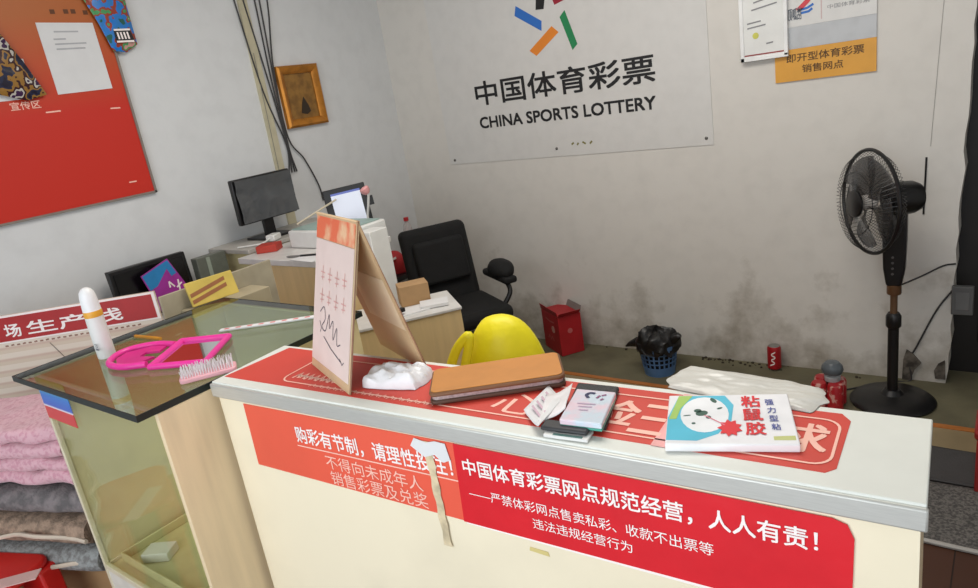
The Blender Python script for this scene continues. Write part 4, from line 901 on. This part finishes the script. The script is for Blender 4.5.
# ------------------------------------------------------------------ along the back wall
rx_ = thing('drink_carton', (-2.10, 3.3, 0), 'red printed drink carton on the floor against the back wall', 'carton')
ru = V((.83, -.56, 0)).normalized(); rv = V((.56, .83, 0)).normalized(); ro = V((-2.10, 3.215, .001))
CRED = mat('carton_red', (176, 30, 38), .45, var=.1, scale=10)
MB().ob(ro-ru*.24, ru*.24, rv*.15, ZA*.245).build('box_body', CRED, rx_, bevel=.003)
b = MB().ob(ro-ru*.24+ZA*.246, ru*.24, rv*.004, ZA*.035-rv*.008); b.ob(ro-ru*.004+ZA*.246, ru*.004, rv*.14, ZA*.03+ru*.03); b.build('flap', CRED, rx_)
b = MB().ob(ro-ru*.24+rv*.15+ZA*.246, ru*.24, -rv*.004, ZA*.04+rv*.01); b.build('grey_flap', mat('grey_card', (140, 134, 130), .8), rx_)
MB().lathe([(.022, 0), (.022, .001)], ro-ru*.085+ZA*.15-rv*.0003, -rv, 20).build('round_emblem', mat('pale_rose_print', (206, 150, 140), .5), rx_)
strokes('script_mark', [[(-.18, .205), (-.12, .195), (-.06, .20)], [(-.17, .075), (-.15, .10), (-.13, .075), (-.11, .10), (-.09, .075)]], ro-rv*.0004, ru, ZA, .005, mat('rose_print', (190, 100, 100), .5), rx_)
MB().lathe([(.016, 0), (.016, .001)], ro+rv*.07+ZA*.15+ru*.0003, ru, 16).build('round_emblem', MATS['rose_print'], rx_)
# waste bin
wbn = thing('waste_bin', (-1.475, 3.19, 0), 'blue slotted waste bin lined with a black bag near the back wall', 'bin')
BLP = mat('blue_bin_plastic', (84, 120, 166), .45)
b = MB(); n_ = 22; c0 = V((-1.475, 3.19, 0))
def rb_(z_): return .078+.026*z_/.17
def binwall(z0, z1, t=.003):
    vs = []; fs = []
    for z_ in (z0, z1):
        for j in range(n_*2):
            a = 2*PI*j/(n_*2); vs.append(c0+V((math.cos(a), math.sin(a), 0))*rb_(z_)+ZA*z_)
    k = n_*2
    for j in range(k): fs.append((j, (j+1) % k, k+(j+1) % k, k+j))
    return vs, fs
for z0, z1 in ((.001, .05), (.072, .078), (.098, .104), (.124, .130), (.15, .172)): b.add(*binwall(z0, z1))
for j in range(n_):
    a = 2*PI*j/n_; d_ = V((math.cos(a), math.sin(a), 0)); t_ = V((-d_.y, d_.x, 0))*.004
    b.add([c0+d_*rb_(.04)-t_+ZA*.04, c0+d_*rb_(.04)+t_+ZA*.04, c0+d_*rb_(.16)+t_+ZA*.16, c0+d_*rb_(.16)-t_+ZA*.16], [(0, 1, 2, 3)])
b.build('basket', BLP, wbn, solid=.0035)
b = MB(); b.lathe([(0, .001), (.076, .001), (.076, .004), (0, .004)], c0, n=24); b.build('bin_floor', BLP, wbn)
b = MB(); b.lathe([(.066, .006), (.085, .12), (.094, .168), (.06, .168)], c0, n=24); b.build('liner_inside', DARK, wbn, smooth=True)
def liner(u, v):
    a = 2*PI*u; d_ = V((math.cos(a), math.sin(a), 0))
    nz = noise.noise(V((math.cos(a)*2, math.sin(a)*2, v*3)))
    r = (.112+.02*nz)*(1 if v < .45 else math.cos((v-.45)/.55*PI/2)**.7+.001); zz = .135+.12*v+.018*nz+.03*noise.noise(V((math.cos(a)*3+4, math.sin(a)*3, v*4)))
    return c0+d_*r+ZA*zz
b = MB(); b.grid(liner, 36, 14, closed_u=True)
b.tube([c0+V((-.10, -.02, .17)), c0+V((-.15, -.03, .155)), c0+V((-.17, -.035, .143))], [.03, .014, .004], 8); b.tube([c0+V((.09, -.01, .20)), c0+V((.125, -.02, .225)), c0+V((.14, -.02, .222))], [.03, .022, .012], 8)
b.build('bin_bag', mat('black_bag_film', (14, 13, 14), .4, bump=.6, bscale=30), wbn, smooth=True, angle=50)
def can(loc, label):
    c = thing('drink_can', loc, label, 'can')
    MB().lathe([(.026, .004), (.033, .012), (.033, .118), (.028, .128)], loc, n=24).build('can_body', mat('can_red', (176, 28, 36), .35, metal=.3), c, smooth=True)
    MB().lathe([(0, 0), (.024, 0), (.027, .005)], loc, n=20).build('can_base', mat('can_steel', (170, 168, 166), .35, metal=.8), c, smooth=True)
    MB().lathe([(.028, .127), (.027, .130), (0, .1295)], loc, n=20).build('can_lid', MATS['can_steel'], c, smooth=True)
    b = MB()
    pts = spline([(-.5, .03, 0), (.2, .045, 0), (-.3, .06, 0), (.3, .075, 0), (-.3, .09, 0), (.3, .105, 0)], 6)
    vs = []
    for p in pts:
        for s_ in (-1, 1): a = -PI/2+p.x+.12; vs.append(V(loc)+V((math.cos(a), math.sin(a), 0))*.0336+ZA*(p.y+s_*.0035))
    b.add(vs, [(2*i, 2*i+1, 2*i+3, 2*i+2) for i in range(len(pts)-1)]); b.build('white_script', INKW, c)
can((-.935, 3.385, .001), 'red drink can with white script standing alone against the back wall')
# crumbled plaster bits along the wall foot
b = MB()
for i in range(46):
    x = random.uniform(-1.32, -1.0) if i < 34 else random.uniform(-2.0, -.5); y = BY-.012-abs(random.gauss(0, .022)); r = random.uniform(.003, .010)
    b.lathe([(0, 0), (r, .0), (r*.8, r*.7), (r*.2, r)], (x, y, .0005), (random.uniform(-.3, .3), random.uniform(-.3, .3), 1), 5)
q = b.build('plaster_crumbs', mat('dark_grit', (58, 50, 40), .9)); q['kind'] = 'stuff'; tag(q, 'dark crumbs of plaster and grit along the foot of back wall', 'debris')
# red pack of cans with clear bottle on it
cr = thing('can_pack', (-.62, 3.07, 0), 'red shrink wrapped pack of cans beside the fan base', 'pack')
CANP = mat('red_pack_print', (170, 30, 38), .35, rgb2=(206, 150, 140), scale=28, lo=.40, hi=.46)
for i, (x, y) in enumerate(((-.653, 3.04), (-.586, 3.04), (-.653, 3.107), (-.586, 3.107))):
    MB().lathe([(.027, .0), (.033, .006), (.033, .112), (.028, .122), (0, .122)], (x, y, .001), n=18).build('can', CANP, cr, smooth=True)
bt = thing('round_bottle', (-.605, 3.08, .124), 'grey round topped container standing on the red can pack', 'bottle')
MB().lathe([(0, 0), (.032, 0), (.034, .02), (.03, .025), (.026, .03)], bt.location, n=18).build('neck', mat('hazy_grey_plastic', (170, 176, 178), .3), bt, smooth=True)
MB().lathe([(.026, .03), (.040, .036), (.046, .052), (.042, .07), (.028, .086), (0, .09)], bt.location, n=20).build('dome', mat('slate_plastic', (92, 100, 106), .3), bt, smooth=True)

# ------------------------------------------------------------------ pedestal fan
fn = thing('pedestal_fan', (-.385, 3.19, 0), 'black pedestal fan standing before the back wall at right', 'fan')
fc = V((-.385, 3.19, 0)); BR = mat('bronze_plastic', (110, 78, 52), .4, metal=.3)
FB = mat('fan_black_plastic', (20, 19, 20), .35)
MB().lathe([(0, 0), (.165, 0), (.168, .008), (.155, .02), (.09, .03), (.045, .04), (.03, .06), (0, .06)], fc+ZA*.001, n=40).build('base', FB, fn, smooth=True)
MB().lathe([(.0215, .05), (.0215, .37)], fc, n=16).build('lower_pole', FB, fn, smooth=True)
MB().lathe([(.022, .35), (.03, .36), (.03, .405), (.022, .42)], fc, n=16).build('height_collar', FB, fn, smooth=True)
MB().lathe([(.0145, .41), (.0145, .53)], fc, n=14).build('upper_pole', mat('bronze_tube', (128, 100, 76), .35, metal=.6), fn, smooth=True)
MB().lathe([(.026, .505), (.028, .51), (.028, .545), (.022, .55)], fc, n=16).build('bronze_ring', BR, fn, smooth=True)
b = MB(); b.prism([(-.028, .545), (.028, .545), (.040, .62), (.044, .74), (.044, .90), (.03, .93), (-.03, .93), (-.044, .90), (-.044, .74), (-.040, .62)], fc-V((0, .026, 0)), XA, ZA, -.052)
cbx = b.build('control_column', FB, fn, bevel=.008)
b = MB()
for i in range(4): b.lathe([(.005, 0), (.005, .003)], fc+V((-.004, -.026, .60+.024*i)), (0, -1, 0), 10)
b.build('button', mat('grey_button', (96, 94, 94), .4), cbx)
ax = V((-.80, -.60, .03)).normalized(); hub = V((-.468, 3.085, .925)); mot = hub-ax*.068
MB().lathe([(.03, -.10), (.055, -.095), (.066, -.07), (.068, -.01), (.06, .025), (.04, .035)], mot-ax*.035, ax, 28).build('motor_housing', FB, fn, smooth=True)
b = MB(); b.tube([fc+V((0, 0, .90)), fc+V((-.01, -.01, .95)), mot-ax*.06], [.03, .028, .03], 12); b.build('tilt_neck', FB, fn, smooth=True)
fu = ax.orthogonal().normalized(); fv = ax.cross(fu); RAD = .208
def fp(r, a, h): return hub+ax*h+(fu*math.cos(a)+fv*math.sin(a))*r
def rings(b, h0, h1, n_, sp):
    prof = [(.05, h1), (.12, h1-.003), (.18, h1*.7+h0*.3), (RAD, h0)]
    for i in range(n_):
        a = 2*PI*i/n_; b.tube([fp(r, a+sp*r, h) for r, h in prof], .0011, 4, cap=False)
b = MB(); rings(b, .0, .055, 72, 1.2); b.tube([fp(.125, 2*PI*i/40, .051) for i in range(40)], .0016, 5, closed=True); b.build('front_grille', FB, fn, smooth=True)
b = MB(); rings(b, -.012, -.065, 72, -1.2); b.build('rear_grille', FB, fn, smooth=True)
b = MB(); b.tube([fp(RAD, 2*PI*i/56, -.006) for i in range(56)], .0075, 8, closed=True); b.build('rim', FB, fn, smooth=True)
MB().lathe([(.055, .050), (.055, .058), (.048, .062), (0, .063)], hub, ax, 28).build('front_badge', FB, fn, smooth=True)
MB().lathe([(.02, -.03), (.03, -.02), (.03, .02), (.02, .03), (0, .032)], hub, ax, 20).build('hub', mat('pale_hub', (196, 190, 184), .4), fn, smooth=True)
BLD = mat('smoky_blade_plastic', (60, 58, 58), .3, alpha=.6)
for k in range(5):
    a0 = 2*PI*k/5
    q = MB(); q.grid(lambda u, v: fp(.028+.155*u, a0+(v-.5)*(.5+.75*math.sin(u*PI*.62))+.35*u, -.014+.028*(v)+.0*u), 8, 8); q.build('blade', BLD, fn, smooth=True, solid=.002)
b = MB(); b.tube(spline([fc+V((.028, .01, .545)), (-.30, 3.36, .535), (-.23, BY-.006, .56), (-.185, BY-.006, .57)]), .004, 6); tag(b.build('power_cord', CB), 'dark cord running level from the fan column to the doorway edge', 'cord', 'cords beside the fan')
b = MB(); b.tube(spline([(-.19, BY-.006, .455), (-.25, BY-.006, .35), (-.325, BY-.006, .16), (-.35, BY-.007, .10), (-.34, BY-.02, .0045), (-.42, 3.38, .0045), (-.60, 3.22, .0045)]), .004, 6); tag(b.build('power_cord', CB), 'dark cord slanting down the wall to the floor behind the fan', 'cord', 'cords beside the fan')
jb_ = thing('junction_box', (-.165, BY, .36), 'small grey switch box on the dark doorway edge', 'box')
MB().box(-.195, BY-.03, .345, -.115, BY-.002, .475).build('housing', mat('grey_switch_box', (92, 92, 92), .6), jb_, bevel=.004)
MB().box(-.18, BY-.033, .37, -.13, BY-.03, .45).build('cover', mat('grey_switch_cover', (104, 104, 104), .6), jb_, bevel=.002)
# broken plaster patch with a rag
b = MB(); b.prism([(-.375, .0), (-.372, .10), (-.36, .15), (-.335, .135), (-.30, .09), (-.325, .055), (-.335, .02), (-.34, 0)], (0, BY-.003, .002), XA, ZA, .010)
tag(b.build('plaster_flap', mat('dark_plaster', (116, 108, 98), .9, rgb2=(60, 54, 48), scale=18)), 'torn grey plaster flap low on the wall behind the fan pole', 'plaster')
b = MB(); b.prism([(-.245, .02), (-.25, .06), (-.235, .095), (-.21, .115), (-.205, .02)], (0, BY-.002, 0), XA, ZA, .006)
tag(b.build('plaster_flap', MATS['dark_plaster']), 'small dark broken plaster patch at the foot of the doorway edge', 'plaster')

# ------------------------------------------------------------------ mats and red stool on the right floor
def rug(name, x0, y0, x1, y1, m, me_, label, seed):
    r = thing(name, ((x0+x1)/2, (y0+y1)/2, 0), label, 'mat')
    MB().grid(lambda u, v: V((x0+(x1-x0)*u, y0+(y1-y0)*v+.012*noise.noise(V((u*4, v*2, seed))), .008+.004*noise.noise(V((u*3, v*3, seed+2))))), 20, 16).build('pile', m, r, smooth=True, solid=.010)
    b = MB(); b.tube([V((x0+(x1-x0)*u/20, y0+.012*noise.noise(V((u/20*4, 0, seed))), .009+.003*noise.noise(V((u/20*3, 0, seed+2))))) for u in range(21)], .008, 6); b.build('edge_binding', me_, r, smooth=True)
rug('floor_mat', -.6, 2.22, .7, 2.57, mat('speckled_grey_mat', (112, 108, 104), .95, rgb2=(70, 68, 66), scale=120, bump=.5, bscale=200), mat('pale_binding', (176, 172, 166), .8), 'speckled grey mat with a pale edge on floor right of the counter', 1)
rug('floor_mat', -.6, 2.59, .7, 2.83, mat('plain_dark_grey_mat', (72, 70, 70), .95, bump=.4, bscale=200), mat('dark_binding', (64, 62, 62), .8), 'plain dark grey mat on floor beyond the speckled mat', 5)
rs = thing('low_stool', (.06, 2.68, 0), 'low red plastic stool at the right edge beside the grey mats', 'stool')
b = MB(); b.prism([(x-.13, y-.11) for x, y in rrect(.26, .22, .03)], (.065, 2.655, .21), XA, YA, .03); b.build('seat', mat('dull_red_plastic', (150, 36, 34), .45), rs, bevel=.006)
for sx in (-1, 1):
    for sy in (-1, 1): MB().box(.065+sx*.10-.022, 2.655+sy*.085-.02, .014, .065+sx*.10+.022, 2.655+sy*.085+.02, .21).build('leg', MATS['dull_red_plastic'], rs, bevel=.004)
